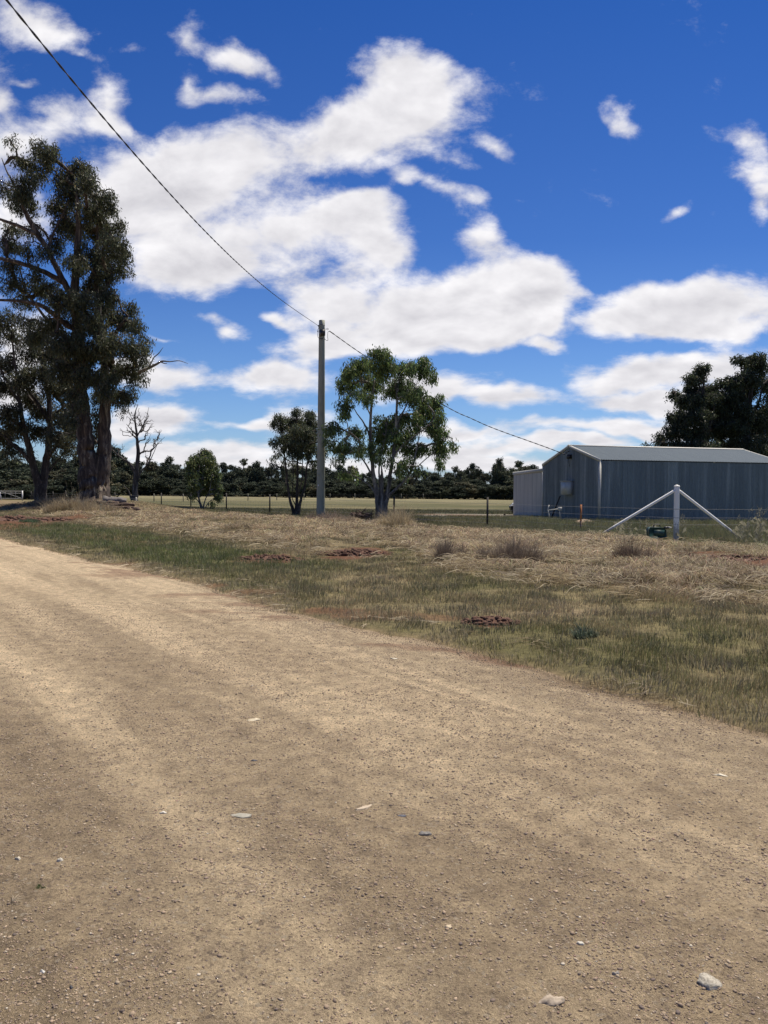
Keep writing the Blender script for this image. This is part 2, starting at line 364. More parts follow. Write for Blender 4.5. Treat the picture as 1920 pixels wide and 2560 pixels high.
rz_ = road_z(SS, TT) * (1 - ex) + (gz(rx_, ry_) - .006) * ex + np.where(ex < .02, gz(rx_, ry_) * 0, 0)
far_r = gz(rx_, ry_) + .045
rz_ = rz_ + ss(ry_, 60, 130) * (far_r - far_r.min()) * 0 + np.clip(far_r, 0, None) * ss(ry_, 90, 130)
pale = np.exp(-((SS - 1.25 - .15 * np.sin(TT / 3)) / .33)**2) + .9 * np.exp(-((SS - 4.3) / .75)**2) + .6 * np.exp(-((SS - 2.9 - .2 * np.sin(TT / 4 + 1)) / .28)**2) + .5 * np.exp(-((SS + .6) / .3)**2)
lr = fbm(SS / .5, TT / 2.2, 81).ravel(); lr2 = fbm(SS / .15, TT / .25, 82).ravel()
f_ = np.clip(.12 + .62 * pale.ravel() + 1.0 * (lr - .5) + .5 * (lr2 - .5) + .30 * ss(TT.ravel(), 2.5, 12), 0, 1)
rc = L3((.35, .272, .18), (.585, .465, .312), f_)
rs = ss(fbm(rx_.ravel() / 1.3, ry_.ravel() / .5, 85), .6, .75) * ss(SS.ravel(), E.ravel() - 2.2, E.ravel() - .6)
stk = fbm(SS / .10, TT / 5, 86, 3).ravel(); stk2 = fbm(SS / .3, TT / 9, 87, 2).ravel(); rc = rc * (.78 + .44 * stk)[:, None] * (.85 + .3 * stk2)[:, None]
rc = L3(rc, (.24, .145, .095), np.clip(rs * .7 + .3 * ex.ravel(), 0, 1))
ni, nj = TT.shape; i = np.arange(ni - 1)[:, None]; j = np.arange(nj - 1)[None, :]
Q = np.stack([i * nj + j, i * nj + j + 1, (i + 1) * nj + j + 1, (i + 1) * nj + j], -1).reshape(-1, 4)
g = npmesh('gravel_road', np.stack([rx_.ravel(), ry_.ravel(), rz_.ravel()], 1), [Q], m_road, None, rc, True); tag(g, kind='structure')
# ------------------------------------------------------------------ gravel (loose small stones) and single stones
PH = (1 + 5**.5) / 2
ICO = np.array([(-1, PH, 0), (1, PH, 0), (-1, -PH, 0), (1, -PH, 0), (0, -1, PH), (0, 1, PH), (0, -1, -PH), (0, 1, -PH), (PH, 0, -1), (PH, 0, 1), (-PH, 0, -1), (-PH, 0, 1)]) / 1.902
ICF = np.array([(0, 11, 5), (0, 5, 1), (0, 1, 7), (0, 7, 10), (0, 10, 11), (1, 5, 9), (5, 11, 4), (11, 10, 2), (10, 7, 6), (7, 1, 8), (3, 9, 4), (3, 4, 2), (3, 2, 6), (3, 6, 8), (3, 8, 9), (4, 9, 5), (2, 4, 11), (6, 2, 10), (8, 6, 7), (9, 8, 1)])
def rocks(P_, size, flat, col):
    n = len(P_); jit = rng.uniform(.72, 1.2, (n, 12, 1)); V = ICO[None] * jit
    V = V * rng.uniform(.7, 1.3, (n, 1, 3)); a = rng.uniform(0, 6.28, n); c, s_ = np.cos(a), np.sin(a)
    X = V[..., 0] * c[:, None] - V[..., 1] * s_[:, None]; Y = V[..., 0] * s_[:, None] + V[..., 1] * c[:, None]
    V = np.stack([X, Y, V[..., 2] * np.asarray(flat)[:, None]], -1) * size[:, None, None] + P_[:, None, :]
    Fc = ICF[None] + (np.arange(n) * 12)[:, None, None]
    return V.reshape(-1, 3), Fc.reshape(-1, 3), np.repeat(col, 12, 0)
m_peb, t, b = M_('pebbles'); a_ = t.nodes.new('ShaderNodeAttribute'); a_.attribute_name = 'Col'
nn_ = tex(t, 'ShaderNodeTexNoise', 150, coord(t), Detail=3); lk(t, mixc(t, 1.0, a_.outputs['Color'], ramp(t, nn_.outputs['Fac'], [(.3, (.8, .8, .8)), (.7, (1.15, 1.15, 1.15))]), 'MULTIPLY'), b.inputs['Base Color']); b.inputs['Roughness'].default_value = .9
NP_ = 175000
yy_ = 1.9 * (11 / 1.9)**(rng.random(NP_)**.95); xx_ = rng.uniform(-1, 1, NP_) * (yy_ * .55 + 1.1)
s_, t_ = st(xx_, yy_); dens = .35 + .65 * ss(fbm(s_ / .35, t_ / .8, 91), .38, .6) * (1 - .55 * np.exp(-((s_ - 1.25) / .35)**2))
ok = (s_ < edge(t_) - .05) & (rng.random(NP_) < dens); xx_, yy_, s_, t_ = xx_[ok], yy_[ok], s_[ok], t_[ok]
n = len(xx_); sz = np.exp(rng.normal(math.log(.0030), .45, n)) * (.75 + yy_ * .09); sz = np.minimum(sz * .92, .0095)
pc = np.array([(.24, .18, .13), (.30, .225, .155), (.18, .135, .105), (.35, .28, .20), (.13, .10, .085), (.45, .40, .32), (.09, .075, .07), (.26, .17, .13)])
ci = rng.choice(8, n, p=[.29, .30, .15, .14, .06, .02, .005, .035]); col = pc[ci] * rng.uniform(.85, 1.15, (n, 1))
Vr, Fr, Cr = rocks(np.stack([xx_, yy_, road_z(s_, t_) + sz * .1], 1), sz, rng.uniform(.45, .8, n), col)
g = npmesh('gravel', Vr, [Fr], m_peb, None, Cr); tag(g, kind='stuff')
def stone(px, py, w, hgt, c1, c2, label, seed, sc=60, flat=1.0, rz=0, stretch=1.5):
    p = gp(px, py); s0, t0 = st(p[0], p[1])
    if s0 < edge(t0): p[2] = float(road_z(s0, t0))
    r = np.random.default_rng(seed)
    # subdivided icosphere with facets
    V = ICO.copy(); Fs = ICF.copy()
    for _ in range(2):
        mid = {}; V = list(V); NF = []
        def mp(a, b):
            q = (min(a, b), max(a, b))
            if q not in mid:
                m_ = np.array(V[a]) + np.array(V[b]); mid[q] = len(V); V.append(m_ / np.linalg.norm(m_))
            return mid[q]
        for a, b2, c in Fs:
            ab, bc, ca = mp(a, b2), mp(b2, c), mp(c, a); NF += [(a, ab, ca), (b2, bc, ab), (c, ca, bc), (ab, bc, ca)]
        V = np.array(V); Fs = np.array(NF)
    pl = r.normal(size=(9, 3)); pl /= np.linalg.norm(pl, axis=1)[:, None]
    for q in pl:
        d = V @ q; cut = r.uniform(.5, .8); V = V - np.clip(d - cut, 0, None)[:, None] * q
    V = V * (1 + .09 * r.normal(size=(len(V), 1)))
    w *= .85; V = V * np.array([w / 2 * stretch**.5, w / 2 / stretch**.5, hgt * .8])
    V[:, 2] += hgt * .12 * np.sin(V[:, 0] / w * 9 + seed)
    a = rz; V = np.stack([V[:, 0] * math.cos(a) - V[:, 1] * math.sin(a), V[:, 0] * math.sin(a) + V[:, 1] * math.cos(a), V[:, 2] + hgt * .02], 1)
    o = npmesh('stone', V, [Fs], mat('stone', c1, c2, sc, .9, 0, .5, bdist=.004), None, None, False)
    o.location = p.tolist(); tag(o, label, 'stone')
GY, GW = (.28, .25, .20), (.50, .46, .38)
stone(1765, 2490, .115, .026, (.17, .15, .12), (.50, .46, .38), 'large pale grey speckled rock in the gravel, bottom right of the road', 1, 130, stretch=1.0)
stone(1372, 2540, .085, .022, (.24, .19, .14), (.42, .35, .27), 'brownish half buried rock at the very front edge of the gravel road', 2, 60)
stone(605, 2068, .105, .010, (.20, .19, .15), (.33, .31, .26), 'flat grey green stone embedded in the left of the gravel road', 3, 50, stretch=2)
stone(1062, 2112, .062, .018, (.10, .095, .09), (.20, .19, .175), 'dark blue grey stone in the middle of the gravel road', 4, 60)
stone(632, 1818, .085, .012, (.42, .36, .25), (.55, .48, .35), 'flat cream yellow stone chip on the upper left of the gravel road', 5, 40, stretch=2, rz=.4)
stone(907, 2046, .085, .008, (.36, .29, .21), (.46, .38, .28), 'thin tan flake of stone near the middle of the road', 6, 40, stretch=2.6, rz=.8)
stone(407, 2060, .035, .012, (.44, .42, .37), (.60, .57, .50), 'small chalk white stone on the left of the road', 7)
stone(1800, 1967, .07, .012, (.42, .38, .29), (.56, .52, .42), 'cream stone chip on the right of the road', 8, stretch=2, rz=-.4)
stone(1005, 2064, .035, .009, (.07, .075, .09), (.14, .14, .16), 'small flat blue black chip beside the tan flake', 9, stretch=2.2)
stone(635, 1925, .036, .009, (.07, .075, .09), (.13, .13, .15), 'small blue black chip on the left half of the road', 10, stretch=2.2)
stone(985, 1664, .075, .014, (.40, .35, .26), (.55, .5, .4), 'pale stone chip lying in the road close to the grass verge', 11, stretch=2.2)
stone(45, 2188, .028, .014, (.45, .40, .30), (.60, .55, .45), 'small cream pebble at the left edge of the road', 12)
stone(152, 2230 - 38, .03, .014, (.35, .33, .28), (.52, .50, .44), 'small grey cream pebble near the green tuft', 13)
stone(105, 2478, .022, .014, (.40, .39, .36), (.60, .58, .54), 'small grey white pebble at the bottom left of the road', 14)
stone(178, 2518, .020, .013, (.05, .05, .055), (.10, .10, .11), 'small black stone at the bottom left of the road', 15)
stone(1120, 2500 - 150, .03, .012, (.42, .33, .22), (.5, .42, .3), 'small tan pebble low in the middle of the road', 16)
stone(1450, 2390, .032, .013, (.36, .34, .30), (.5, .48, .42), 'small grey pebble left of the large pale rock', 17)
stone(1540, 2475 - 5, .03, .014, (.17, .15, .14), (.3, .28, .25), 'dull dark pebble just left of the large pale rock', 18)
# ------------------------------------------------------------------ grass
m_blade = mat_leaf('dry_grass_blades', .3, .7)
def blades(P_, H, Wd, lean, ang, col):
    n = len(P_); h = np.stack([np.cos(ang), np.sin(ang), 0 * ang], 1); a2 = rng.uniform(0, math.pi, n)
    sd_ = np.stack([np.cos(a2), np.sin(a2), 0 * a2], 1) * Wd[:, None] / 2
    z = np.array([0, 0, 1.])
    mid = P_ + (H * .55)[:, None] * (np.sin(lean * .55)[:, None] * h + np.cos(lean * .55)[:, None] * z)
    tip = P_ + H[:, None] * (np.sin(lean)[:, None] * h + np.cos(lean)[:, None] * z)
    V = np.stack([P_ - sd_, P_ + sd_, mid + sd_ * .8, mid - sd_ * .8, tip], 1)
    o = (np.arange(n) * 5)[:, None]; q = o + np.array([0, 1, 2, 3]); tr = o + np.array([3, 2, 4])
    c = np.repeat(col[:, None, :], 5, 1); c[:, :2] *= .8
    return V.reshape(-1, 3), q, tr, c.reshape(-1, 3)
NG = 1050000
y0, y1 = 4.5, 75.
yy_ = (y0**.5 + rng.random(NG) * (y1**.5 - y0**.5))**2; xx_ = rng.uniform(-1, 1, NG) * (yy_ * .54 + 1.8)
s_, t_ = st(xx_, yy_); e_ = edge(t_)
k_ = s_ > e_ + rng.normal(0, .10, NG) - .02; xx_, yy_, s_, t_, e_ = [q[k_] for q in (xx_, yy_, s_, t_, e_)]
zc, hay, weeds, fld, gs = zone(xx_, yy_); dd = dirt(xx_, yy_); dv = drive(xx_, yy_)
cl = fbm(xx_ / .35, yy_ / .35, 21, 2); cl2 = fbm(xx_ / 1.2, yy_ / 1.2, 22, 2)
keep = (rng.random(len(xx_)) < (1 - .985 * dd) * (1 - dv) * (.25 + 1.5 * ss(cl, .3, .62)) * (1 - .35 * fld))
keep &= rng.random(len(xx_)) < .75 + .25 * ss(s_ - e_, 0, .5)
shed_in = (s_ > 0) & (xx_ > 10.9) & (yy_ > 46.5) & (yy_ < 64)
keep &= ~shed_in
xx_, yy_, s_, t_, e_, zc, hay, weeds, fld, gs, cl, cl2 = [q[keep] for q in (xx_, yy_, s_, t_, e_, zc, hay, weeds, fld, gs, cl, cl2)]
n = len(xx_)
H = .055 + .06 * rng.random(n) + .05 * gs
H = H * (1 - hay) + hay * (.10 + .17 * rng.random(n) * (.4 + cl2)) ; H = H * (1 - weeds) + weeds * (.12 + .22 * rng.random(n))
H = H * (1 - fld * (1 - weeds)) + fld * (1 - weeds) * (.08 + .10 * rng.random(n))
H = H * (.55 + .8 * cl) * (.7 + .3 * ss(s_ - e_, 0, 1.0))
lying = rng.random(n) < .8
near = (np.hypot(xx_ - 9.3, (yy_ - 24.6) * .8) < 1.9); H = np.where(near, H * .4, H)
lean = np.abs(rng.normal(.35, .3, n)) * (1 - hay) + hay * rng.choice([1.0, 0], n, p=[.85, .15]) * rng.normal(1.3, .25, n) + hay * .35
lean = np.where((hay > .5) & lying, rng.normal(1.44, .15, n), lean); H = np.where((hay > .5) & lying, H * 2.0, H)
lean = np.clip(lean, 0, 1.66)
ang = fbm(xx_ / 1.0, yy_ / 1.0, 23, 2) * 18 + rng.normal(0, .55, n)
Wd = (.0026 + .00026 * yy_) * (1 + .35 * hay) * rng.uniform(.7, 1.3, n)
col = zc * rng.uniform(.6, 1.35, (n, 1)) * (1 + .08 * rng.normal(size=(n, 3)))
tone = .62 + .8 * ss(fbm(xx_ / .55, yy_ / .55, 25, 3), .32, .66); col = col * (1 + (tone - 1) * (.35 + .65 * hay))[:, None]
pale_b = rng.random(n) < (.14 + .40 * (1 - ss(s_ - e_, .1, .9))) * (1 - weeds); col[pale_b] = np.array((.42, .35, .235)) * rng.uniform(.7, 1.1, (pale_b.sum(), 1))
dk = (rng.random(n) < .18) & (hay > .5); col[dk] = np.array((.15, .11, .085)) * rng.uniform(.7, 1.2, (dk.sum(), 1))
P_ = np.stack([xx_, yy_, gz(xx_, yy_) - .01 + hay * rng.random(n) * .08], 1); col = np.clip(col, .01, .8)
for nm, msk in (('verge_grass', (hay <= .5) & (fld < .5) & (weeds < .5)), ('dry_grass', (hay > .5) & (fld < .5) & (weeds < .5)), ('paddock_grass', (fld >= .5) & (weeds < .5)), ('green_weeds', weeds >= .5)):
    V, q, tr, c = blades(P_[msk], H[msk], Wd[msk], lean[msk], ang[msk], col[msk])
    tag(npmesh(nm, V, [q, tr], m_blade, None, c), kind='stuff')
def strands(n0, ymin, ymax, smin, smax, lmin, lmax, name, dens_seed, wmul=1.0, edge_only=False):
    y = ymin * (ymax / ymin)**rng.random(n0); x = rng.uniform(-1, 1, n0) * (y * .54 + 1.5); s, t = st(x, y)
    if edge_only: k = (s > edge(t) - .35) & (s < edge(t) + .9) & (fbm(x / .9, y / .9, dens_seed) > .5)
    else:
        cl_ = fbm(x / 1.1, y / .9, dens_seed, 3); k = (s > smin + 2 * (cl_ - .5)) & (s < smax) & (rng.random(n0) < ss(cl_, .38, .62)) & (rng.random(n0) < .12 + ss(fbm(x / 3.2, y / 2.4, 7), .36, .50)) & (rng.random(n0) < 1 - .93 * dirt(x, y))
    x, y, s, t = x[k], y[k], s[k], t[k]; n = len(x); ln = rng.uniform(lmin, lmax, n); a = fbm(x / .9, y / .9, dens_seed + 1, 2) * 20 + rng.normal(0, .5, n)
    h = np.stack([np.cos(a), np.sin(a)], 1); bend = rng.normal(0, .25, n); m = 5; V = []; w = (.0035 + .00030 * y) * wmul * rng.uniform(.7, 1.3, n); base = rng.random(n)**1.6 * (.04 if edge_only else .16); arch = rng.uniform(0, .22, n) * ln * (.3 if edge_only else 1)
    for i in range(m):
        f = i / (m - 1); px_ = x + h[:, 0] * ln * (f - .5) - h[:, 1] * bend * ln * (f - .5)**2 * 2; py_ = y + h[:, 1] * ln * (f - .5) + h[:, 0] * bend * ln * (f - .5)**2 * 2
        pz = gz(px_, py_) + base + arch * math.sin(f * math.pi) + (.0 if f else .0) + .01; ww = w * (.5 if i in (0, m - 1) else 1)
        V.append(np.stack([px_ - h[:, 1] * ww / 2, py_ + h[:, 0] * ww / 2, pz - ww * .3], 1)); V.append(np.stack([px_ + h[:, 1] * ww / 2, py_ - h[:, 0] * ww / 2, pz + ww * .6], 1))
    V = np.stack(V, 1); o = (np.arange(n) * 2 * m)[:, None, None]; q = np.array([[2 * i, 2 * i + 1, 2 * i + 3, 2 * i + 2] for i in range(m - 1)])[None] + o
    pal = np.array([(.43, .36, .24), (.31, .25, .16), (.20, .155, .105), (.11, .085, .06), (.52, .45, .32)]); c = pal[rng.choice(5, n, p=[.34, .30, .18, .10, .08])] * rng.uniform(.8, 1.2, (n, 1))
    tag(npmesh(name, V.reshape(-1, 3), [q.reshape(-1, 4)], m_blade, None, np.repeat(c, 2 * m, 0)), kind='stuff')
strands(90000, 11, 50, 9.6, 21.5, .22, .60, 'fallen_straw', 301)
strands(26000, 4.6, 26, 0, 0, .10, .30, 'loose_straw', 311, .8, True)
# ------------------------------------------------------------------ weed tufts (things)
def tuft(px, Y, wid, hgt, nb_, c1, c2, label, name='weed_tuft', cat='weed tuft', spread=.5, bw=.006, seed=0):
    r = np.random.default_rng(seed + abs(int(px))); b0 = on(px, Y)
    if Y < 4: b0[0] = at(px, 2300, Y)[0]; s0, t0 = st(b0[0], b0[1]); b0[2] = float(road_z(s0, t0)) - .002
    n = nb_; a = r.uniform(0, 6.28, n); rq = r.random(n)**.7; nsub_ = max(3, int(wid * 4)); sc_ = np.stack([r.normal(0, wid * .2, nsub_), r.normal(0, wid * .16, nsub_)], 1); sz_ = r.uniform(.45, 1.0, nsub_) * (1 - .45 * np.abs(sc_[:, 0]) / (wid * .6 + 1e-9)); wh = r.integers(0, nsub_, n); rad = rq * wid * .2 * sz_[wh]
    P0 = np.stack([sc_[wh, 0] + np.cos(a) * rad, sc_[wh, 1] + np.sin(a) * rad * .8, 0 * a], 1); P0[:, 2] = gz(P0[:, 0] + b0[0], P0[:, 1] + b0[1]) - b0[2] if Y > 4 else 0
    H_ = hgt * 1.55 * r.uniform(.35, 1.1, n) * sz_[wh] * (1.15 - .5 * rq); ln = np.clip(r.normal(spread * .5, .22, n) + spread * 1.3 * rq, 0, 1.5); f = r.random((n, 1))
    col = (np.array(c1) * (1 - f) + np.array(c2) * f) * r.uniform(.75, 1.25, (n, 1))
    V, q, tr, c = blades(P0, H_, np.full(n, bw) * r.uniform(.7, 1.3, n), ln, a + r.normal(0, .4, n), col)
    o = npmesh(name, V, [q, tr], m_blade, None, c); o.location = b0.tolist(); tag(o, label, cat); return o
DB, DB2 = (.075, .055, .045), (.22, .165, .125)
tuft(1572, 16.8, 1.25, .62, 2600, DB, DB2, 'dark brown dead weed tuft in the hay, below the white strainer post', spread=.35)
tuft(1640, 15.8, 1.6, .34, 1900, DB, DB2, 'low spreading dark weed patch right of the tallest dead tuft', spread=1.1)
tuft(1745, 16.4, 1.6, .42, 2400, (.06, .045, .035), (.36, .28, .18), 'rounded brown dead tuft beside the red soil, right of the strainer post', spread=.8)
tuft(1135, 18.0, 1.2, .62, 2200, (.11, .085, .07), (.27, .215, .165), 'greyish brown dead weed tuft left of the wide one, in the hay', spread=.35)
tuft(1270, 17.4, 1.7, .62, 2800, (.11, .085, .07), (.27, .215, .165), 'wide greyish brown dead weed tuft in the hay below the fence', spread=.45)
tuft(1310, 17.0, .8, .34, 1100, (.12, .09, .07), (.3, .23, .17), 'small greyish brown dead weed tuft at the end of the wide one', spread=.7)
tuft(1003, 33, 2.0, .9, 1500, (.30, .24, .15), (.48, .40, .27), 'tall pale dry grass clump in front of the black fence post by the tree', spread=.6, bw=.012)
tuft(800, 40, 3.2, .62, 2200, (.14, .10, .085), (.30, .235, .18), 'brown dry weed mass at the foot of the concrete pole', spread=.7, bw=.014)
tuft(870, 38, 2.6, .40, 1500, (.20, .15, .11), (.38, .31, .22), 'brown dry weed mass between the concrete pole and the brush heap', spread=.8, bw=.014)
tuft(955, 44, 4.4, .42, 2200, (.10, .085, .06), (.22, .19, .13), 'low dark weeds round the foot of the middle tree', spread=.8, bw=.014)
tuft(185, 53, 4.4, 1.15, 3600, (.22, .17, .11), (.46, .38, .25), 'broad pale brown grass clump left of the giant gum trunk', spread=.45, bw=.018)
tuft(255, 52, 4.0, .85, 3600, (.20, .155, .10), (.42, .34, .22), 'broad dry grass clump in front of the giant gum trunk', spread=.75, bw=.02)
tuft(125, 60, 3.6, .75, 1600, (.13, .10, .07), (.33, .27, .17), 'dry grass clump at the foot of the twin stemmed gum', spread=.7, bw=.02)
tuft(1468, 8.6, .6, .15, 420, (.06, .085, .06), (.13, .16, .11), 'blue green leafy weed in the near verge', spread=.7, bw=.008)
tuft(1335, 14.6 , .5, .14, 500, (.05, .09, .03), (.11, .15, .05), 'dark green weed in the verge below the wide dead tuft', spread=.7, bw=.008)
tuft(68, 38, 1.8, .3, 600, (.04, .08, .04), (.09, .13, .07), 'dark green weed by the red soil at the far left', spread=.8, bw=.014)
tuft(100, 3.02, .055, .018, 200, (.06, .085, .035), (.13, .155, .06), 'tiny green tuft growing in the gravel at the lower left', spread=.8, bw=.0016)
tuft(-38, 2.30, .11, .04, 420, (.05, .055, .03), (.12, .13, .07), 'dark green tuft cut by the bottom left corner of the picture', spread=.7, bw=.002)
# straw wisp on the gravel
mb = MB(); c0 = gp(30, 2300)
for k_ in range(5):
    a = -.4 + k_ * .55; q = np.array([[0, 0, .004], [.02 * math.cos(a), .02 * math.sin(a), .012], [.045 * math.cos(a + .2), .045 * math.sin(a + .2), .008]]); mb.tube(q, [.0012, .001, .0005], 5)
o = mb.obj('straw_wisp', mat('straw', (.35, .28, .19), (.5, .42, .3), 40)); c0[2] = float(road_z(*st(c0[0], c0[1]))) + .002; o.location = c0.tolist(); tag(o, 'pale forked straw wisp on the gravel at the lower left', 'straw')
# oat stalks
m_oat = mat_leaf('oat_stalks', .4, .7)
def stalks(name, items, label, hrange, cgreen=0):
    """one clump of seeding grass"""
    px0 = np.mean([q[0] for q in items]); Y0 = np.mean([q[1] for q in items]); b0 = on(px0, Y0)
    mb = MB(); LV = []; 
    for (px, Y) in items:
        p = on(px, Y) - b0; h = random.uniform(*hrange); lx, ly = random.uniform(-.12, .26) * h, random.uniform(-.15, .15) * h
        pts = [p, p + [lx * .2, ly * .2, h * .5], p + [lx * .55, ly * .6, h * .85], p + [lx, ly, h]]
        pts = catmull(pts, 3); mb.tube(pts, np.linspace(.005, .0028, len(pts)), 4, False)
        for _ in range(11):
            f = random.uniform(.66, 1.0); q = pts[int(f * (len(pts) - 1))] + rng.normal(0, .022, 3); l_ = random.uniform(.03, .055)
            d = np.array([random.uniform(-.5, .8), random.uniform(-.5, .5), -.9]); w_ = .007
            sd_ = np.array([math.cos(_), math.sin(_), 0]) * w_
            LV.append([q, q + d * l_ * .5 + sd_, q + d * l_, q + d * l_ * .5 - sd_])
        for _ in range(3):
            f = random.uniform(.05, .5); q = pts[int(f * (len(pts) - 1))]; a = random.uniform(0, 6.28); l_ = random.uniform(.2, .4)
            d = np.array([math.cos(a) * .5, math.sin(a) * .5, .8]); sd_ = np.array([-math.sin(a), math.cos(a), 0]) * .003
            LV.append([q - sd_, q + sd_, q + d * l_ * .6 + sd_ * .7, q + d * l_ * np.array([1, 1, .4])])
    LV = np.array(LV).reshape(-1, 3); n0 = len(LV) // 4
    mb.add(LV, [np.arange(n0 * 4).reshape(-1, 4)])
    V = np.concatenate(mb.V); c = np.array((.40, .37, .25)) * rng.uniform(.6, 1.2, (len(V), 1))
    if cgreen: c = c * np.array((.6, .75, .5))
    o = npmesh(name, V, [np.concatenate(v) for v in mb.P.values()], m_oat, None, c); o.location = b0.tolist(); tag(o, label, 'tall grass')
stalks('tall_grass', [(1858 + rng.normal(0, 9), 24.5 + rng.normal(0, .5)) for _ in range(16)], 'tall seeding grass stalks at the foot of the right hand stay', (.55, 1.05))
stalks('tall_grass', [(1898 + rng.normal(0, 12), 23.0 + rng.normal(0, .5)) for _ in range(20)], 'tallest seeding grass stalks at the right edge of the picture', (.7, 1.35))
stalks('tall_grass', [(1702 + rng.normal(0, 5), 27.0 + rng.normal(0, .3)) for _ in range(7)], 'seeding grass stalks just right of the white strainer post', (.6, 1.0))
stalks('tall_grass', [(1628 + rng.normal(0, 12), 27.6 + rng.normal(0, .3)) for _ in range(12)], 'seeding grass stalks above the green case', (.5, .85))
stalks('tall_grass', [(1562 + rng.normal(0, 10), 28 + rng.normal(0, .4)) for _ in range(9)], 'seeding grass stalks under the left hand stay', (.5, .85))
stalks('tall_grass', [(190 + rng.normal(0, 10), 52 + rng.normal(0, .4)) for _ in range(9)], 'pale plumed grass stalks left of the giant gum trunk', (1.6, 2.3))
stalks('tall_grass', [(258 + rng.normal(0, 10), 50 + rng.normal(0, .4)) for _ in range(7)], 'pale leaning grass stalks right of the giant gum trunk', (1.2, 1.7))
# clods of red soil
m_clod = mat('red_clods', (.055, .026, .017), (.13, .062, .038), 14, .95, 0, .8, bdist=.03)
def clods(px, py, w, d, hgt, n, label, size=(.03, .08)):
    c = gp(px, py); a = rng.uniform(0, 6.28, n); q = rng.random(n)**.6
    x = np.cos(a) * q * w / 2; y = np.sin(a) * q * d / 2; z = hgt * (1 - q**1.5) * rng.uniform(.3, 1, n)
    V, Fc, _ = rocks(np.stack([x, y, z], 1), size[0] + (size[1] - size[0]) * rng.random(n)**2.2, rng.uniform(.6, .9, n), np.zeros((n, 3)))
    k = 28; aa = np.linspace(0, 2 * math.pi, k, endpoint=False); HV = [[0, 0, hgt * .8]]; 
    for f in (.35, .7, 1.0):
        HV += [[math.cos(x_) * w / 2 * f * random.uniform(.85, 1.15), math.sin(x_) * d / 2 * f, hgt * .8 * (1 - f**1.6) * random.uniform(.7, 1.2) - .015] for x_ in aa]
    HV = np.array(HV); k1 = np.arange(k); k2 = (k1 + 1) % k
    Ft = np.stack([k1 * 0, 1 + k1, 1 + k2], 1); Fq = np.concatenate([np.stack([1 + r_ * k + k1, 1 + (r_ + 1) * k + k1, 1 + (r_ + 1) * k + k2, 1 + r_ * k + k2], 1) for r_ in (0, 1)])
    mb = MB(); mb.add(HV, [Ft, Fq]); mb.add(V, [Fc]); o = mb.obj('soil_heap', m_clod); o.location = c.tolist(); tag(o, label, 'soil heap')
clods(1225, 1558, .75, .36, .10, 190, 'clumped dark red soil clods at the near verge beside the road', (.02, .05))
clods(890, 1386, 2.1, 1.1, .15, 420, 'dark red turned soil heap in the middle of the verge', (.02, .08))
clods(665, 1398, 2.0, .6, .10, 170, 'low red soil patch left of the dark soil heap', (.03, .07))
clods(1845, 1402, 3.2, 2.4, .13, 620, 'spread of dark red soil at the right edge of the verge', (.02, .08))
clods(40, 1300, 6, 3, .16, 200, 'red soil bank at the far left below the gate', (.08, .2))
#@@PART2
# ------------------------------------------------------------------ shed
SA = np.array([12.87, 46.0]); GD = np.array([-1.74, 7.9]); GL = np.linalg.norm(GD); GD = GD / GL; SDr = np.array([-GD[1], GD[0]]) * -1
# GD: along the gable away from camera; SDr: along the long side to the right
Lside = 12.7; EH = 3.73; RH = 4.80; zb = float(gz(12.5, 48)) - .05
shed = thing('farm_shed', 'large weathered blue grey corrugated iron shed with a low gabled roof', 'shed', (SA[0], SA[1], zb))
shed.rotation_euler.z = math.atan2(SDr[1], SDr[0])
# local frame: +x along long side, +y along gable (away), origin at near corner
m_iron, t, b = M_('weathered_corrugated_iron')
v_ = coord(t, (1, 1, 1)); st1 = tex(t, 'ShaderNodeTexNoise', 2.6, coord(t, (1, 1, .05)), Detail=6, Roughness=.7)
sx_ = t.nodes.new('ShaderNodeSeparateXYZ'); lk(t, v_, sx_.inputs[0])
def tm(t, op, a, b_=None):
    n = t.nodes.new('ShaderNodeMath'); n.operation = op
    for i, v in enumerate((a, b_)):
        if v is None: continue
        if isinstance(v, (int, float)): n.inputs[i].default_value = v
        else: lk(t, v, n.inputs[i])
    return n.outputs[0]
sh = tm(t, 'FLOOR', tm(t, 'DIVIDE', tm(t, 'ADD', sx_.outputs[0], tm(t, 'MULTIPLY', sx_.outputs[1], 1.0)), .76))
wn = t.nodes.new('ShaderNodeTexWhiteNoise'); wn.noise_dimensions = '1D'; lk(t, sh, wn.inputs['W'])
c_ = ramp(t, st1.outputs['Fac'], [(.30, (.10, .132, .155)), (.52, (.14, .178, .205)), (.72, (.24, .285, .31))])
c_ = mixc(t, 1.0, c_, ramp(t, wn.outputs[0], [(0, (.9, .9, .9)), (.8, (1.0, 1.0, 1.0)), (1, (1.18, 1.18, 1.16))]), 'MULTIPLY')
n3 = tex(t, 'ShaderNodeTexNoise', 30, coord(t, (1, 1, .2)), Detail=4)
c_ = mixc(t, 1.0, c_, ramp(t, n3.outputs['Fac'], [(.3, (.85, .85, .85)), (.7, (1.12, 1.12, 1.12))]), 'MULTIPLY')
lk(t, c_, b.inputs['Base Color']); b.inputs['Metallic'].default_value = .35; b.inputs['Roughness'].default_value = .5
m_gab = m_iron.copy(); m_gab.name = 'oxidised_skylit_iron'; tg = m_gab.node_tree  # gable copy: pale oxidised streaks, plus skylight brightness put into the colours
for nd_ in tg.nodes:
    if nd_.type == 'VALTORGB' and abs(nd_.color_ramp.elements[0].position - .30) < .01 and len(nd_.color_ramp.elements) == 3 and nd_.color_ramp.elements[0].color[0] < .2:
        for q_, c_ in zip(nd_.color_ramp.elements, ((.115, .14, .155), (.18, .21, .225), (.33, .36, .37))): q_.color = (*c_, 1)
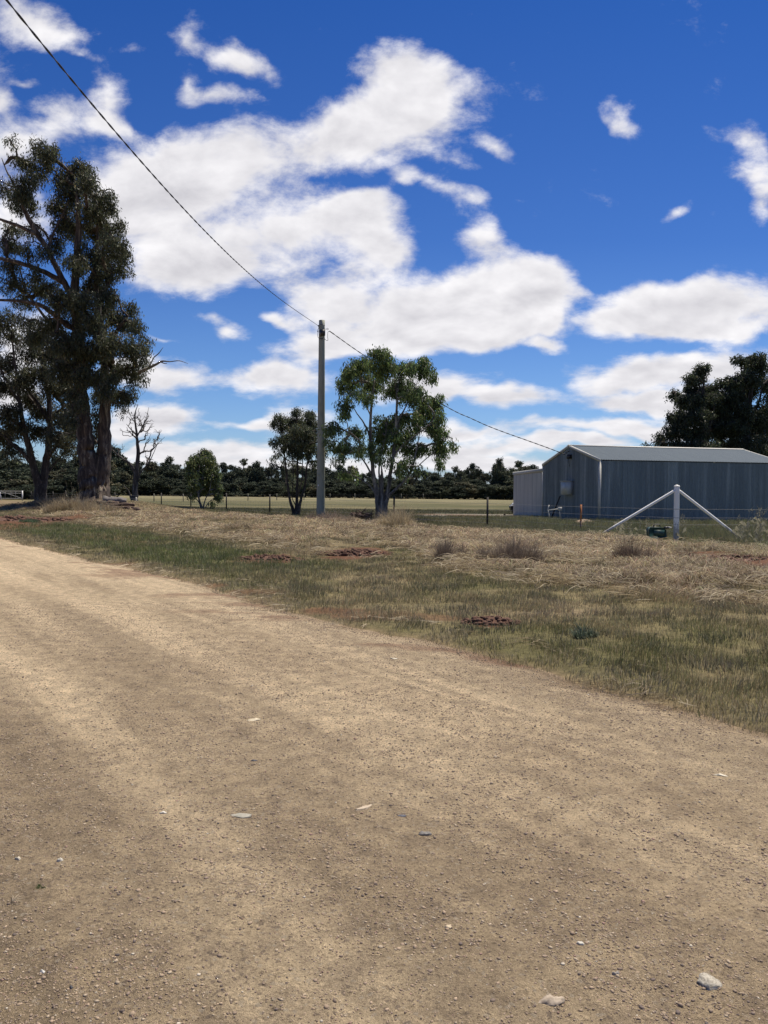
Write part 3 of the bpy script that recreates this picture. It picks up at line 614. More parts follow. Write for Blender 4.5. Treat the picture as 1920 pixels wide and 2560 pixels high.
m_roof = mat('zinc_roof_sheets', (.13, .155, .18), (.15, .178, .20), 3, .95, 0, 0, (6, .15, 1))
m_roof.node_tree.nodes['Principled BSDF'].inputs['Specular IOR Level'].default_value = .08
m_trim = mat('pale_metal_trim', (.40, .40, .37), (.52, .51, .47), 12, .6, .1, .1)
m_dark = mat('dark_interior', (.02, .02, .025), (.03, .03, .035), 5)
def sheet(name, p0, du, dv_, wid, hf, parent, mat_, pitch=.11, dep=.018, nrm=None, thick=0):
    """corrugated sheet: start p0, u direction (across ribs), v direction (along ribs); hf(u) = length along v"""
    nu = int(wid / pitch * 6); uu = np.linspace(0, wid, nu + 1); du = np.asarray(du, float); dv_ = np.asarray(dv_, float)
    nrm = np.cross(du, dv_) if nrm is None else np.asarray(nrm, float)
    off = dep * np.cos(uu / pitch * 2 * math.pi)
    lo = np.array([hf(u)[0] for u in uu]); hi = np.array([hf(u)[1] for u in uu])
    A = np.asarray(p0) + uu[:, None] * du + off[:, None] * nrm
    V = np.concatenate([A + lo[:, None] * dv_, A + hi[:, None] * dv_]); k = np.arange(nu)
    Q = np.stack([k, k + 1, nu + 1 + k + 1, nu + 1 + k], 1)
    return npmesh(name, V, [Q], mat_, parent, None, True)
gab = lambda u: (0, EH + (RH - EH) * (1 - abs(u - GL / 2) / (GL / 2)))
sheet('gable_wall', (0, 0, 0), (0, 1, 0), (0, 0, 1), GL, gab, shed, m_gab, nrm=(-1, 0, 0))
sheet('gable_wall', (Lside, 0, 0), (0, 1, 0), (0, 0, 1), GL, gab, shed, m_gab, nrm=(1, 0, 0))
sheet('side_wall', (0, 0, 0), (1, 0, 0), (0, 0, 1), Lside, lambda u: (0, EH - .03), shed, m_iron, nrm=(0, -1, 0))
sheet('side_wall', (0, GL, 0), (1, 0, 0), (0, 0, 1), Lside, lambda u: (0, EH - .03), shed, m_iron, nrm=(0, 1, 0))
sl_ = math.hypot(GL / 2, RH - EH); ca, sa = GL / 2 / sl_, (RH - EH) / sl_
ro = .10
for sgn, y0_ in ((1, 0), (-1, GL)):
    sheet('roof_sheet', (-.06, y0_ - sgn * ro * ca, EH + .05 - ro * sa), (1, 0, 0), (0, sgn * ca, sa), Lside + .12, lambda u: (0, sl_ + ro - .0), shed, m_roof, pitch=.11, dep=.02, nrm=(0, -sgn * sa, ca))
mb = MB()
for sgn in (1, -1):
    c = math.atan2(sa, ca) * sgn; Mx = Matrix.Rotation(c, 3, 'X'); mb.box((Lside / 2, GL / 2 - sgn * .13 * ca, RH + .085 - .13 * sa), (Lside + .18, .27, .02), Mx)
mb.obj('ridge_cap', m_trim, shed)
for xe in (-.05, Lside + .05):
    for sgn in (1, -1):
        c = math.atan2(sa, ca) * sgn; Mx = Matrix.Rotation(c, 3, 'X')
        MB().box((xe, GL / 2 - sgn * GL / 4, (EH + RH) / 2 + .0), (.07, sl_ + (.16 if sgn else 0), .16), Mx).obj('barge_board', m_trim, shed)
for (xc, yc) in ((-.0, -.0), (Lside, 0), (0, GL), (Lside, GL)):
    MB().box((xc, yc, EH / 2), (.13, .13, EH - .02)).obj('corner_trim', m_trim, shed)
# meter box on the gable
m_box = mat('painted_metal_box', (.36, .40, .42), (.46, .49, .50), 10, .55, .2, .1)
ub, zb0 = GL * .5 - .35, 1.95
yb = 3.9
o = MB().box((-.22, yb, 2.08), (.38, 1.05, .86)).obj('meter_box', m_box, shed)
MB().box((-.415, yb, 2.08), (.012, .99, .80)).obj('door', m_box, o)
MB().box((-.24, yb, 2.53), (.46, 1.12, .03)).obj('lid', m_trim, o)
# service bracket under the ridge
m_blk = mat('black_plastic', (.012, .012, .014), (.03, .03, .032), 20, .5)
yk = GL * .5 - .25
mb = MB(); mb.box((-.16, yk, 4.1), (.26, .22, .28)); mb.tube([(-.1, yk + .1, 4.45), (-.3, yk + .1, 4.42), (-.32, yk + .08, 4.3)], .03, 8); mb.tube([(-.2, yk, 4.0), (-.16, yk, 3.7), (-.12, yk - .05, 3.45)], .018, 6)
mb.obj('service_bracket', m_blk, shed)
# black drain pipe leaning from the box
mb = MB(); mb.tube([(-.2, yb + 1.0, 1.56), (-.22, yb + 1.05, 1.5), (-.55, yb + 1.55, .12)], .045, 8); mb.obj('drain_pipe', m_blk, shed)
# annexe, in line with the gable wall
ax = sheet('annexe', (-.04, GL + .06, 0), (0, 1, 0), (0, 0, 1), 5.3, lambda u: (0, 3.22 - .02 * u), shed, None, pitch=.22, dep=.006, nrm=(-1, 0, 0))
m_ax, t, b = M_('pale_panel_sheeting'); v_ = coord(t); sx_ = t.nodes.new('ShaderNodeSeparateXYZ'); lk(t, v_, sx_.inputs[0])
fr = tm(t, 'FRACT', tm(t, 'DIVIDE', sx_.outputs[1], .76)); sn = tex(t, 'ShaderNodeTexNoise', 4, coord(t, (1, 1, .12)), Detail=5)
c_ = ramp(t, sn.outputs['Fac'], [(.3, (.41, .40, .36)), (.7, (.50, .49, .44))]); c_ = mixc(t, ramp(t, fr, [(0, (1, 1, 1)), (.04, (0, 0, 0)), (.93, (0, 0, 0)), (.97, (1, 1, 1))]), c_, (.26, .26, .26))
lk(t, c_, b.inputs['Base Color']); b.inputs['Roughness'].default_value = .65; b.inputs['Metallic'].default_value = .1; ax.data.materials.append(m_ax)
MB().box((-.03, GL + .06 + 2.65, 3.30), (.10, 5.5, .24), Matrix.Rotation(-.02, 3, 'X')).obj('fascia', m_trim, ax)
sheet('annexe_roof', (-.02, GL + .06, 3.36), (0, 1, -.02), (1, 0, 0), 5.3, lambda u: (0, 5), ax, m_roof, nrm=(0, 0, 1))
MB().box((2.5, GL + .06 + 5.3, 1.55), (5.0, .05, 3.1)).obj('annexe_end_wall', m_ax, ax)
MB().box((5.0, GL + .06 + 2.6, 1.55), (.05, 5.2, 3.1)).obj('annexe_back_wall', m_ax, ax)
# ------------------------------------------------------------------ sand heap, tap, vehicle, pallets near the shed
m_sand = mat('sand', (.24, .175, .12), (.34, .25, .18), 12, .95, 0, .6)
def heap(name, px, Y, w, d, h, m, label, cat):
    b0 = on(px, Y); k = 40; V = [[0, 0, h]]; a = np.linspace(0, 2 * math.pi, k, endpoint=False)
    for f in np.linspace(.15, 1, 9):
        rr_ = 1 + .12 * np.sin(a * 3 + f) + .05 * np.sin(a * 8)
        V += np.stack([np.cos(a) * w / 2 * f * rr_, np.sin(a) * d / 2 * f * rr_, h * (.5 + .5 * np.cos(math.pi * f)) + 0 * a - (.02 if f == 1 else 0)], 1).tolist()
    k1 = np.arange(k); k2 = (k1 + 1) % k
    Q = np.concatenate([np.stack([1 + r_ * k + k1, 1 + (r_ + 1) * k + k1, 1 + (r_ + 1) * k + k2, 1 + r_ * k + k2], 1) for r_ in range(8)])
    mb = MB(); mb.add(np.array(V), [np.stack([k1 * 0, 1 + k1, 1 + k2], 1), Q]); o = mb.obj(name, m, None, None, True); o.location = b0.tolist(); tag(o, label, cat); return o
heap('sand_heap', 1462, 43.5, 1.7, 1.2, .22, m_sand, 'low heap of pale sand at the foot of the gable wall by the orange post', 'sand heap')
# wooden sawhorse / tap stand leaning by the gable
m_pale = mat('weathered_pale_timber', (.38, .38, .36), (.55, .54, .5), 20, .8)
b0 = on(1385, 47.5); r0 = thing('timber_frame', 'broken pale timber frame leaning against the shed gable below the meter box', 'timber frame', b0)
MB().tube([(-.42, 0, .62), (.38, 0, .72)], .035, 6).obj('rail', m_pale, r0)
MB().tube([(-.40, 0, .6), (-.28, .05, .95)], .03, 6).obj('upright', m_pale, r0)
MB().tube([(-.36, -.05, .6), (-.2, .1, 0)], .035, 6).obj('leg', m_pale, r0)
MB().tube([(.34, -.02, .7), (.44, .1, 0)], .035, 6).obj('leg', m_pale, r0)
MB().box((.38, 0, .72), (.22, .12, .22)).obj('block', m_pale, r0)
# small vehicle half hidden behind the annexe: black tub, white nose and mirror
b0 = on(1289, 61.5); vh = thing('quad_bike', 'small black and white vehicle mostly hidden behind the pale annexe wall', 'vehicle', b0)
m_wht = mat('white_plastic', (.62, .63, .64), (.74, .74, .75), 5, .35, 0, 0); m_bl = mat('black_bodywork', (.008, .009, .014), (.016, .018, .026), 5, .3)
mb = MB(); prof = [(-.46, .62), (-.40, .36), (-.30, .18), (-.18, .12), (.9, .12), (.9, .66), (-.44, .66)]
Vp = [(x, y_, z) for y_ in (-.38, .38) for x, z in prof]; k = len(prof)
mb.add(Vp, [[list(range(k))], [list(range(2 * k - 1, k - 1, -1))], [[i, (i + 1) % k, (i + 1) % k + k, i + k] for i in range(k)]]); mb.obj('body', m_bl, vh)
MB().box((.2, 0, .68), (1.3, .80, .03)).obj('side_rail', m_wht, vh)
mb = MB(); prof = [(-.42, .70), (-.16, .93), (.05, .98), (.35, .72), (.12, .74), (-.03, .84), (-.12, .76)]
Vp = [(x, y_, z) for y_ in (-.25, .25) for x, z in prof]; k = len(prof)
mb.add(Vp, [[list(range(k))], [list(range(2 * k - 1, k - 1, -1))], [[i, (i + 1) % k, (i + 1) % k + k, i + k] for i in range(k)]]); mb.obj('nose', m_wht, vh)
mb = MB(); mb.box((.02, -.2, 1.18), (.09, .05, .20)); mb.tube([(.06, -.2, .95), (.03, -.2, 1.1)], .012, 6); mb.obj('mirror', m_wht, vh)
for sx2 in (.02, .75):
    for sy in (-.36, .36):
        w_ = MB().tube([(sx2, sy - .09, .24), (sx2, sy - .07, .24), (sx2, sy + .07, .24), (sx2, sy + .09, .24)], [.2, .24, .24, .2], 20).obj('wheel', m_blk, vh)
        MB().tube([(sx2, sy - .095, .24), (sx2, sy + .095, .24)], .1, 12).obj('rim', m_box, w_)
b0 = on(1262, 58.0); V, Fc, _ = rocks(np.array([[0, 0, .04]]), np.array([.11]), np.array([.8]), np.zeros((1, 3)))
o = npmesh('rock', V, [Fc], m_clod); o.location = b0.tolist(); tag(o, 'small dark rock lying on the grey drive left of the annexe', 'rock')
# ------------------------------------------------------------------ concrete power pole, wires
m_conc = mat('grey_concrete', (.23, .245, .19), (.31, .32, .26), 6, .85, 0, .25, (1, 1, .35)); m_steel = mat('dull_galvanised_steel', (.12, .12, .12), (.22, .22, .22), 30, .5, .6)
PY = 48.0; pb = on(802, PY); ptop = at(806, 801, PY)[2]
pole = thing('power_pole', 'tall tapering grey concrete power pole standing in the dry grass', 'power pole', pb)
Hp = ptop - pb[2]; zz = np.linspace(0, Hp, 30)
sh_ = MB().tube([(0, 0, z) for z in zz], .27 - .088 * zz / Hp, 40).obj('shaft', m_conc, pole, None, True)
for z_, r_ in ((Hp - .30, .190), (Hp - 1.18, .193)):
    MB().tube([(0, 0, z_ - .02), (0, 0, z_ + .02)], r_, 32).obj('steel_band', m_steel, pole)
MB().box((.09, -.24, Hp - .80), (.27, .16, .36)).obj('junction_box', m_blk, pole)
MB().box((-.07, -.20, Hp - .83), (.16, .05, .42)).obj('cover_plate', m_steel, pole)
mb = MB(); mb.tube([(.17, 0, Hp - .53), (.30, 0, Hp - .53)], .014, 6); a = np.linspace(0, 2 * math.pi, 17); mb.tube(np.stack([.35 + .05 * np.cos(a), 0 * a, Hp - .53 + .05 * np.sin(a)], 1), .013, 6, False); mb.obj('eye_bolt', m_steel, pole)
mb = MB(); mb.tube([(-.16, 0, Hp - .33), (-.24, -.02, Hp - .34)], .045, 8); mb.tube([(-.2, 0, Hp - .36), (-.2, 0, Hp - .52), (-.24, 0, Hp - .55), (-.24, 0, Hp - .68)], .016, 6); mb.tube([(-.245, 0, Hp - .64), (-.245, 0, Hp - .72)], .032, 8); mb.obj('wire_clamp', m_blk, pole)
mb = MB(); mb.tube(catmull([(-.24, 0, Hp - .7), (-.25, -.05, Hp - .95), (-.19, -.15, Hp - 1.12), (0, -.24, Hp - 1.16), (.17, -.15, Hp - 1.14), (.27, -.05, Hp - 1.24), (.38, 0, Hp - 1.22), (.36, 0, Hp - 1.0), (.38, 0, Hp - .72), (.46, 0, Hp - .66)], 5), .013, 6); mb.obj('loop_cable', m_blk, pole)
MB().box((-.13, -.255, at(0, 1207, PY)[2] - pb[2] + 0), (.05, .012, .10)).obj('number_tag', m_wht, pole)
MB().box((-.11, -.262, at(0, 1180, PY)[2] - pb[2] + .0), (.07, .01, .16)).obj('name_plate', m_conc, pole)
m_cab = mat('black_cable', (.012, .013, .018), (.022, .023, .03), 30, .5)
def cable(name, pts, r, label, twist=0, per=.8):
    p = catmull(pts, 14); b0 = p[0].copy(); 
    if twist:
        d = np.concatenate([[0], np.cumsum(np.linalg.norm(np.diff(p, axis=0), axis=1))]); n = int(d[-1] / .055); dd_ = np.linspace(0, d[-1], n)
        p = np.stack([np.interp(dd_, d, p[:, i]) for i in range(3)], 1); T = np.gradient(p, axis=0); T /= np.linalg.norm(T, axis=1)[:, None]
        A = np.cross(T, [0, 0, 1.]); A /= np.linalg.norm(A, axis=1)[:, None]; B = np.cross(T, A); mb = MB()
        for ph in (0, math.pi):
            a = dd_ / per * 2 * math.pi + ph; mb.tube(p + (np.cos(a)[:, None] * A + np.sin(a)[:, None] * B) * r * .95 - b0, r, 5)
    else:
        mb = MB(); mb.tube(p - b0, r, 6)
    o = mb.obj(name, m_cab); o.location = b0.tolist(); tag(o, label, 'cable'); return o
wl = lambda px, py: at(px, py, 1)
def wpt(px, py):  # where the sight line meets the wire's vertical plane
    X0, Y0, X1, Y1 = pb[0] - .2, PY, -4.9, 10.0; d = ray(px, py); m_ = (X1 - X0) / (Y1 - Y0)
    k_ = (X0 - m_ * Y0) / (d[0] - m_ * d[1]); return np.array([d[0] * k_, d[1] * k_, CAMZ + d[2] * k_])
wp = [wpt(*q) for q in [(17, 0), (121, 130), (231, 257), (324, 376), (428, 492), (579, 639), (694, 744)]]
ye = np.array([w_[1] for w_ in wp] + [PY]); ze = np.array([w_[2] for w_ in wp] + [pb[2] + Hp - .34]); xe_ = np.array([w_[0] for w_ in wp] + [pb[0] - .22])
cf = np.polyfit(ye, ze, 3); cx_ = np.polyfit(ye, xe_, 1)
ys = np.concatenate([[6.5], np.linspace(9, 46, 16)]); fit = [(np.polyval(cx_, y_), y_, np.polyval(cf, y_)) for y_ in ys] + [(pb[0] - .22, PY, pb[2] + Hp - .34)]
e0 = np.array(fit[0]); pre = [e0 + np.array([-.1, -k_ * 2.0, 0.05 * k_]) + np.array([0, 0, .0]) for k_ in (14, 7, 3, 1)]
cable('overhead_cable', pre + fit, 0.009, 'thick twisted black cable running from the upper left corner to the pole top', True)
Ys = at(1418, 1136, 49.9); A0 = np.array([pb[0] + .48, PY, pb[2] + Hp - .66]); mids = []
for (px, py, f) in [(922, 896, .13), (1110, 1013, .42), (1180, 1047, .54), (1240, 1073, .66), (1357, 1115, .88)]:
    X0, Y0 = A0[0], A0[1]; X1, Y1 = Ys[0] - .15, 49.9; mm = (Y1 - Y0) / (X1 - X0); d = ray(px, py); k_ = (Y0 - mm * X0) / (d[1] - mm * d[0]); mids.append(d * k_ + [0, 0, CAMZ])
cable('service_cable', [A0] + mids + [Ys + np.array([-.15, 0, 0])], .016, 'thin black cable sloping from the pole to the shed gable', True, .8)
d_ = mids[0] - A0; d_ /= np.linalg.norm(d_)
MB().tube([A0 - pb - d_ * .02, A0 - pb + d_ * .32], .032, 8).obj('cable_grip', m_blk, pole)
# ------------------------------------------------------------------ fence
m_picket = mat('black_star_picket', (.018, .016, .016), (.04, .032, .03), 20, .7); m_pkt2 = mat('rusty_picket', (.09, .05, .035), (.16, .09, .06), 20, .8)
m_wire = mat('fence_wire', (.13, .135, .14), (.20, .205, .21), 30, .7, .2, 0)
def pk(i, h=1.49):
    px = (1219 - 68.3 * i) / (1 + .168 * i); Y = 38.8 * (1 + .168 * i); return on(px, Y)
fence = thing('wire_fence', 'long wire fence on black steel posts running left from the white corner post', 'fence', pk(0))
fl = np.array(fence.location)
def picket(p, h, m_, parent, loc, r=.05):
    mb = MB(); n0 = 0
    for a in (0.3, 2.4, 4.5):
        M3 = Matrix.Rotation(a, 3, 'Z'); mb.box(p - loc + np.array([math.cos(a) * r * .5, math.sin(a) * r * .5, h / 2 - .1]), (r * 1.15, .012, h + .2), M3)
    return mb.obj('post', m_, parent)
tops = []
for i in range(0, 19):
    p = pk(i); h = 1.44 if i != 7 else .95
    o = picket(p, h, m_picket if i != 7 else m_pale, fence, fl, .052 + .002 * i)
    tops.append(p)
CP = on(1692, 26.6)
line = [CP] + [pk(i) for i in range(19)]
mb = MB()
def lerp_line(a, b, n): return [a + (b - a) * f for f in np.linspace(0, 1, n)]
for hz, r_ in ((.15, .0028), (.35, .0028), (.58, .0028), (.82, .0032), (1.12, .0038)):
    for a, b2 in zip(line[:-1], line[1:]):
        q = lerp_line(a, b2, 5); q = [p_ + np.array([0, 0, hz - .02 * math.sin(math.pi * k_ / 4)]) for k_, p_ in enumerate(q)]; mb.tube(np.array(q) - fl, r_ * (1 + a[1] / 60), 4, False)
for a, b2 in zip(line[:-1], line[1:]):
    if a[1] > 95: break
    n_ = max(2, int(np.linalg.norm(b2 - a) / .45))
    for f in np.arange(n_) / n_:
        p_ = a + (b2 - a) * f - fl; mb.tube([p_ + [0, 0, .12], p_ + [0, 0, .82]], .0024 * (1 + a[1] / 60), 3, False)
mb.obj('wire_mesh', m_wire, fence)
# orange topped picket
p = on(1453, 33.5); r0 = thing('orange_post', 'rusty steel post painted orange in front of the shed gable', 'fence post', p)
m_or = mat('orange_paint', (.32, .11, .03), (.42, .16, .05), 12, .7); m_rs = mat('dark_rust', (.07, .045, .035), (.12, .07, .05), 12, .8)
MB().tube([(0, 0, .45), (0, 0, 1.17)], .042, 4).obj('painted_top', m_or, r0); MB().tube([(0, 0, -.2), (0, 0, .45)], .042, 4).obj('lower_part', m_rs, r0)
# white corner post with two stays
m_wp, t, b = M_('white_painted_pipe'); n_ = tex(t, 'ShaderNodeTexNoise', 14, coord(t, (1, 1, .6)), Detail=8, Roughness=.7)
sx_ = t.nodes.new('ShaderNodeSeparateXYZ'); lk(t, coord(t), sx_.inputs[0])
gap = tm(t, 'MULTIPLY', tm(t, 'SUBTRACT', .95, sx_.outputs[2]), .55)
fm_ = ramp(t, tm(t, 'ADD', n_.outputs['Fac'], gap), [(.66, (0, 0, 0)), (.80, (1, 1, 1))])
c_ = mixc(t, fm_, (.80, .79, .74), (.36, .35, .32)); lk(t, c_, b.inputs['Base Color']); b.inputs['Roughness'].default_value = .5
Hc = at(1690, 1212, 26.6)[2] - CP[2]
cp = thing('corner_post', 'thick white painted steel corner post of the fence with two sloping stays', 'fence post', CP)
MB().tube([(0, 0, -.2)] + [(0, 0, z) for z in np.linspace(0, Hc - .05, 8)] + [(0, 0, Hc - .02), (0, 0, Hc)], [.092] * 9 + [.08, .02], 28).obj('post', m_wp, cp, None, True)
MB().tube([(0, 0, Hc - .07), (0, 0, Hc - .045)], .099, 28).obj('cap', m_wp, cp)
for zt in (1.12, .82, .58): MB().tube([(0, 0, zt), (0, 0, zt + .012)], .097, 20).obj('wire_tie', m_wire, cp)
e1 = on(1478, 27.0); e2 = on(1876, 26.4)
for e_, sg in ((e1, -1), (e2, 1)):
    a = np.array([sg * .06, 0, Hc - .19]); b2 = e_ - CP + np.array([0, 0, -.1])
    MB().tube([a, a + (b2 - a) * .02, a + (b2 - a) * .98, b2], [.034, .048, .048, .046], 16).obj('stay', m_wp, cp, None, True)
# second wire run to the right
line2 = [CP, on(1856, 27.2), on(2150, 26.0)]; mb = MB()
r0 = thing('wire_fence', 'short wire fence run right of the white corner post', 'fence', CP)
for hz in (.58, .82, 1.12):
    for a, b2 in zip(line2[:-1], line2[1:]): mb.tube([a - CP + [0, 0, hz], b2 - CP + [0, 0, hz]], .0045, 4, False)
mb.obj('wire', m_wire, r0); picket(on(2150, 26), 1.4, m_picket, r0, CP)
# far paddock fence
ff = thing('wire_fence', 'faint fence of thin grey posts far out across the paddock', 'fence', on(1003, 165)); fl2 = np.array(ff.location)
m_gp = mat('grey_timber_post', (.10, .10, .075), (.16, .155, .12), 10); pv = []
for px, Y in zip([385, 458, 540, 620, 692, 760, 825, 887, 946, 1003, 1058, 1111, 1162, 1210, 1257, 1302], np.linspace(120, 200, 16)):
    p = on(px, Y); pv.append(p); MB().tube([p - fl2 - [0, 0, .2], p - fl2 + [0, 0, 1.25]], .07, 6).obj('post', m_gp, ff)
mb = MB()
for hz in (.4, .75, 1.1):
    mb.tube([p - fl2 + [0, 0, hz] for p in pv], .004, 3, False)
mb.obj('wire', m_wire, ff)
# white gate at the far left
p = on(20, 118); gt = thing('farm_gate', 'white tubular steel farm gate with a diagonal brace at the far left', 'gate', p)
gs2 = 118 / F; Wg = 110 * gs2
for x_ in (-Wg + 36 * gs2, 36 * gs2): MB().tube([(x_, 0, -.2), (x_, 0, 1.5)], .09, 10).obj('gate_post', m_wp, gt)
mb = MB()
for z_ in (1.42, 1.1, .3): mb.tube([(-Wg + 36 * gs2, 0, z_), (36 * gs2, 0, z_)], .035, 8)
mb.tube([(-20 * gs2, 0, 1.42), (36 * gs2, 0, .3)], .03, 8); mb.obj('frame', m_pale, gt)
for x_ in (-1.2, -.45, .45, 1.15): MB().tube([(x_, .02, .3), (x_, .02, 1.42)], .02, 6).obj('bar', m_pale, gt)
MB().tube([(-1.25, 0, 1.3), (-.95, -.1, 0)], .05, 8).obj('brace', m_wht, gt)
# ------------------------------------------------------------------ green case by the corner post
b0 = on(1645, 25.6, .10); cs = thing('plastic_case', 'dark green plastic case with a black handle beside the white corner post', 'case', b0)
m_gc = mat('dark_green_plastic', (.014, .045, .042), (.028, .07, .062), 14, .45); 
mb = MB(); prof = [(-.30, .05), (-.33, .36), (-.28, .43), (.14, .42), (.24, .34), (.27, .06)]
Vp = [(x, y_, z) for y_ in (-.14, .14) for x, z in prof]; k = len(prof)
mb.add(Vp, [[list(range(k))], [list(range(2 * k - 1, k - 1, -1))], [[i, (i + 1) % k, (i + 1) % k + k, i + k] for i in range(k)]]); mb.box((0, -.15, .24), (.36, .02, .2)); mb.obj('body', m_gc, cs)
MB().tube(catmull([(-.13, 0, .42), (-.11, 0, .50), (.06, 0, .50), (.09, 0, .42)], 4), .016, 6).obj('handle', m_blk, cs)
MB().tube([(.22, 0, .40), (.36, 0, .42)], .04, 8).obj('spout', m_blk, cs)
MB().tube([(.36, 0, .42), (.47, 0, .41)], [.035, .02], 8).obj('nozzle', m_pale, cs)
# ------------------------------------------------------------------ logs and brush
m_log = mat('grey_weathered_log', (.09, .08, .075), (.22, .20, .19), 5, .9, 0, .8, (.3, 1, 1), bdist=.04); m_log2 = mat('brown_rotting_wood', (.05, .03, .022), (.15, .10, .07), 5, .9, 0, .8, (.3, 1, 1), bdist=.04)
def log(px, Y, ln, r_, dz, rz, label, m_, tilt=0, nm='log'):
    b0 = on(px, Y); n_ = 14; f = np.linspace(-.5, .5, n_); rad = r_ * (1 + .12 * np.sin(f * 17 + px) + .08 * np.sin(f * 31)); 
    pts = np.stack([f * ln, .06 * np.sin(f * 6 + px), dz + f * tilt + .03 * np.sin(f * 9)], 1)
    o = MB().tube(pts, rad, 16, True, None, .06, px).obj(nm, m_, None, None, True); o.location = b0.tolist(); o.rotation_euler.z = rz; tag(o, label, 'log')
log(286, 58, 1.75, .27, .62, .1, 'thick grey fallen log on top of the wood pile beside the giant gum', m_log, -.12)
log(300, 56.5, 2.1, .12, .42, -.05, 'long thin brown plank like log below the thick grey log', m_log2, .08)
log(306, 56.2, 2.3, .11, .24, .08, 'long brown log at the bottom of the wood pile', m_log2, -.05)
log(270, 57.4, 1.5, .20, .45, .2, 'reddish brown rotten log end under the thick grey log', m_log2, -.1)
log(335, 55.5, 1.0, .13, .12, -.2, 'short dark log at the right end of the wood pile', m_log2)
b0 = on(903, 43.5); mb = MB(); r_ = random.Random(5)
for k_ in range(70):
    a = r_.uniform(0, 6.28); q = r_.random()**.7; x0, y0_ = math.cos(a) * q * .62, math.sin(a) * q * .4; l_ = r_.uniform(.3, .9); d = np.array([r_.uniform(-1, 1), r_.uniform(-.5, .5), r_.uniform(-.2, .6)]); d /= np.linalg.norm(d)
    p0 = np.array([x0, y0_, r_.uniform(0.05, .55) * (1 - q * .6)]); mb.tube([p0, p0 + d * l_ * .5 + [0, 0, .04], p0 + d * l_ * .9], [.035 * r_.uniform(.4, 1.6), .025, .01], 5)
V, Fc, _ = rocks(np.stack([rng.normal(0, .28, 40), rng.normal(0, .18, 40), rng.uniform(.05, .4, 40)], 1), rng.uniform(.06, .16, 40), np.full(40, .7), np.zeros((40, 3))); mb.add(V, [Fc])
o = mb.obj('brush_pile', m_log2); o.location = b0.tolist(); tag(o, 'small dark pile of sticks and bark left of the middle tree', 'brush pile')
# ------------------------------------------------------------------ trees
m_leaf = mat_leaf('gum_leaves', .42, .5)
def bark(name, c1, c2, c3, zs=.18, sc=7, th=(.4, .55, .62)):
    m, t, b = M_(name); n = tex(t, 'ShaderNodeTexNoise', sc, coord(t, (1, 1, zs)), Detail=8, Roughness=.7, Distortion=.5); n2 = tex(t, 'ShaderNodeTexNoise', sc * 5, coord(t, (1, 1, .3)), Detail=5)
    c = ramp(t, n.outputs['Fac'], [(th[0], c1), (th[1], c2), (th[2], c3)]); c = mixc(t, 1.0, c, ramp(t, n2.outputs['Fac'], [(.3, (.7, .7, .7)), (.7, (1.2, 1.2, 1.2))]), 'MULTIPLY')
    lk(t, c, b.inputs['Base Color']); b.inputs['Roughness'].default_value = .9; bump(t, b, n.outputs['Fac'], .9, .08); return m
m_bk_big = bark('peeling_gum_bark', (.028, .02, .016), (.10, .072, .055), (.30, .27, .20), .12, 3.2, (.42, .56, .66))
m_bk_mid = bark('smooth_grey_bark', (.06, .055, .05), (.20, .185, .165), (.34, .32, .27), .2, 5)
m_bk_drk = bark('dark_bark', (.02, .016, .014), (.05, .04, .035), (.12, .10, .085), .2, 5)
m_bk_dead = bark('dead_wood', (.03, .024, .022), (.065, .055, .05), (.17, .155, .14), .2, 4)
def leaves(C, nper, rad, Lf, Wf, droop, cbase, cvar, squash=.8, r=rng, hang=0, hw=1.0):
    """hanging leaves round the twig ends C"""
    n = len(C) * nper; cen = np.repeat(C, nper, 0); rr_ = np.repeat(np.broadcast_to(rad, (len(C),)), nper)
    g_ = r.normal(size=(n, 3)); g_ /= np.linalg.norm(g_, axis=1)[:, None]; g_ *= (r.random(n)**.45)[:, None]
    P0 = cen + g_ * rr_[:, None] * np.array([hw, hw, squash]); P0[:, 2] -= rr_ * hang * r.random(n)
    d = r.normal(size=(n, 3)) * .55 + np.array([0, 0, -droop]); d /= np.linalg.norm(d, axis=1)[:, None]
    s_ = np.cross(d, r.normal(size=(n, 3))); s_ /= np.linalg.norm(s_, axis=1)[:, None]
    l_ = Lf * r.uniform(.6, 1.3, n)[:, None]; w_ = Wf * r.uniform(.7, 1.3, n)[:, None]
    V = np.stack([P0, P0 + d * l_ * .45 + s_ * w_ / 2, P0 + d * l_, P0 + d * l_ * .45 - s_ * w_ / 2], 1).reshape(-1, 3)
    cv = np.repeat(r.normal(0, 1, (len(C), 1)) * cvar * .6, nper, 0) + r.normal(0, 1, (n, 1)) * cvar
    col = np.array(cbase) * np.exp(cv) * (1 + r.normal(0, .06, (n, 3))); 
    ol = r.random(n) < .10; col[ol] = col[ol] * np.array([1.7, 1.4, 1.1])
    return V, np.arange(n * 4).reshape(-1, 4), np.repeat(np.clip(col, .004, .5), 4, 0)
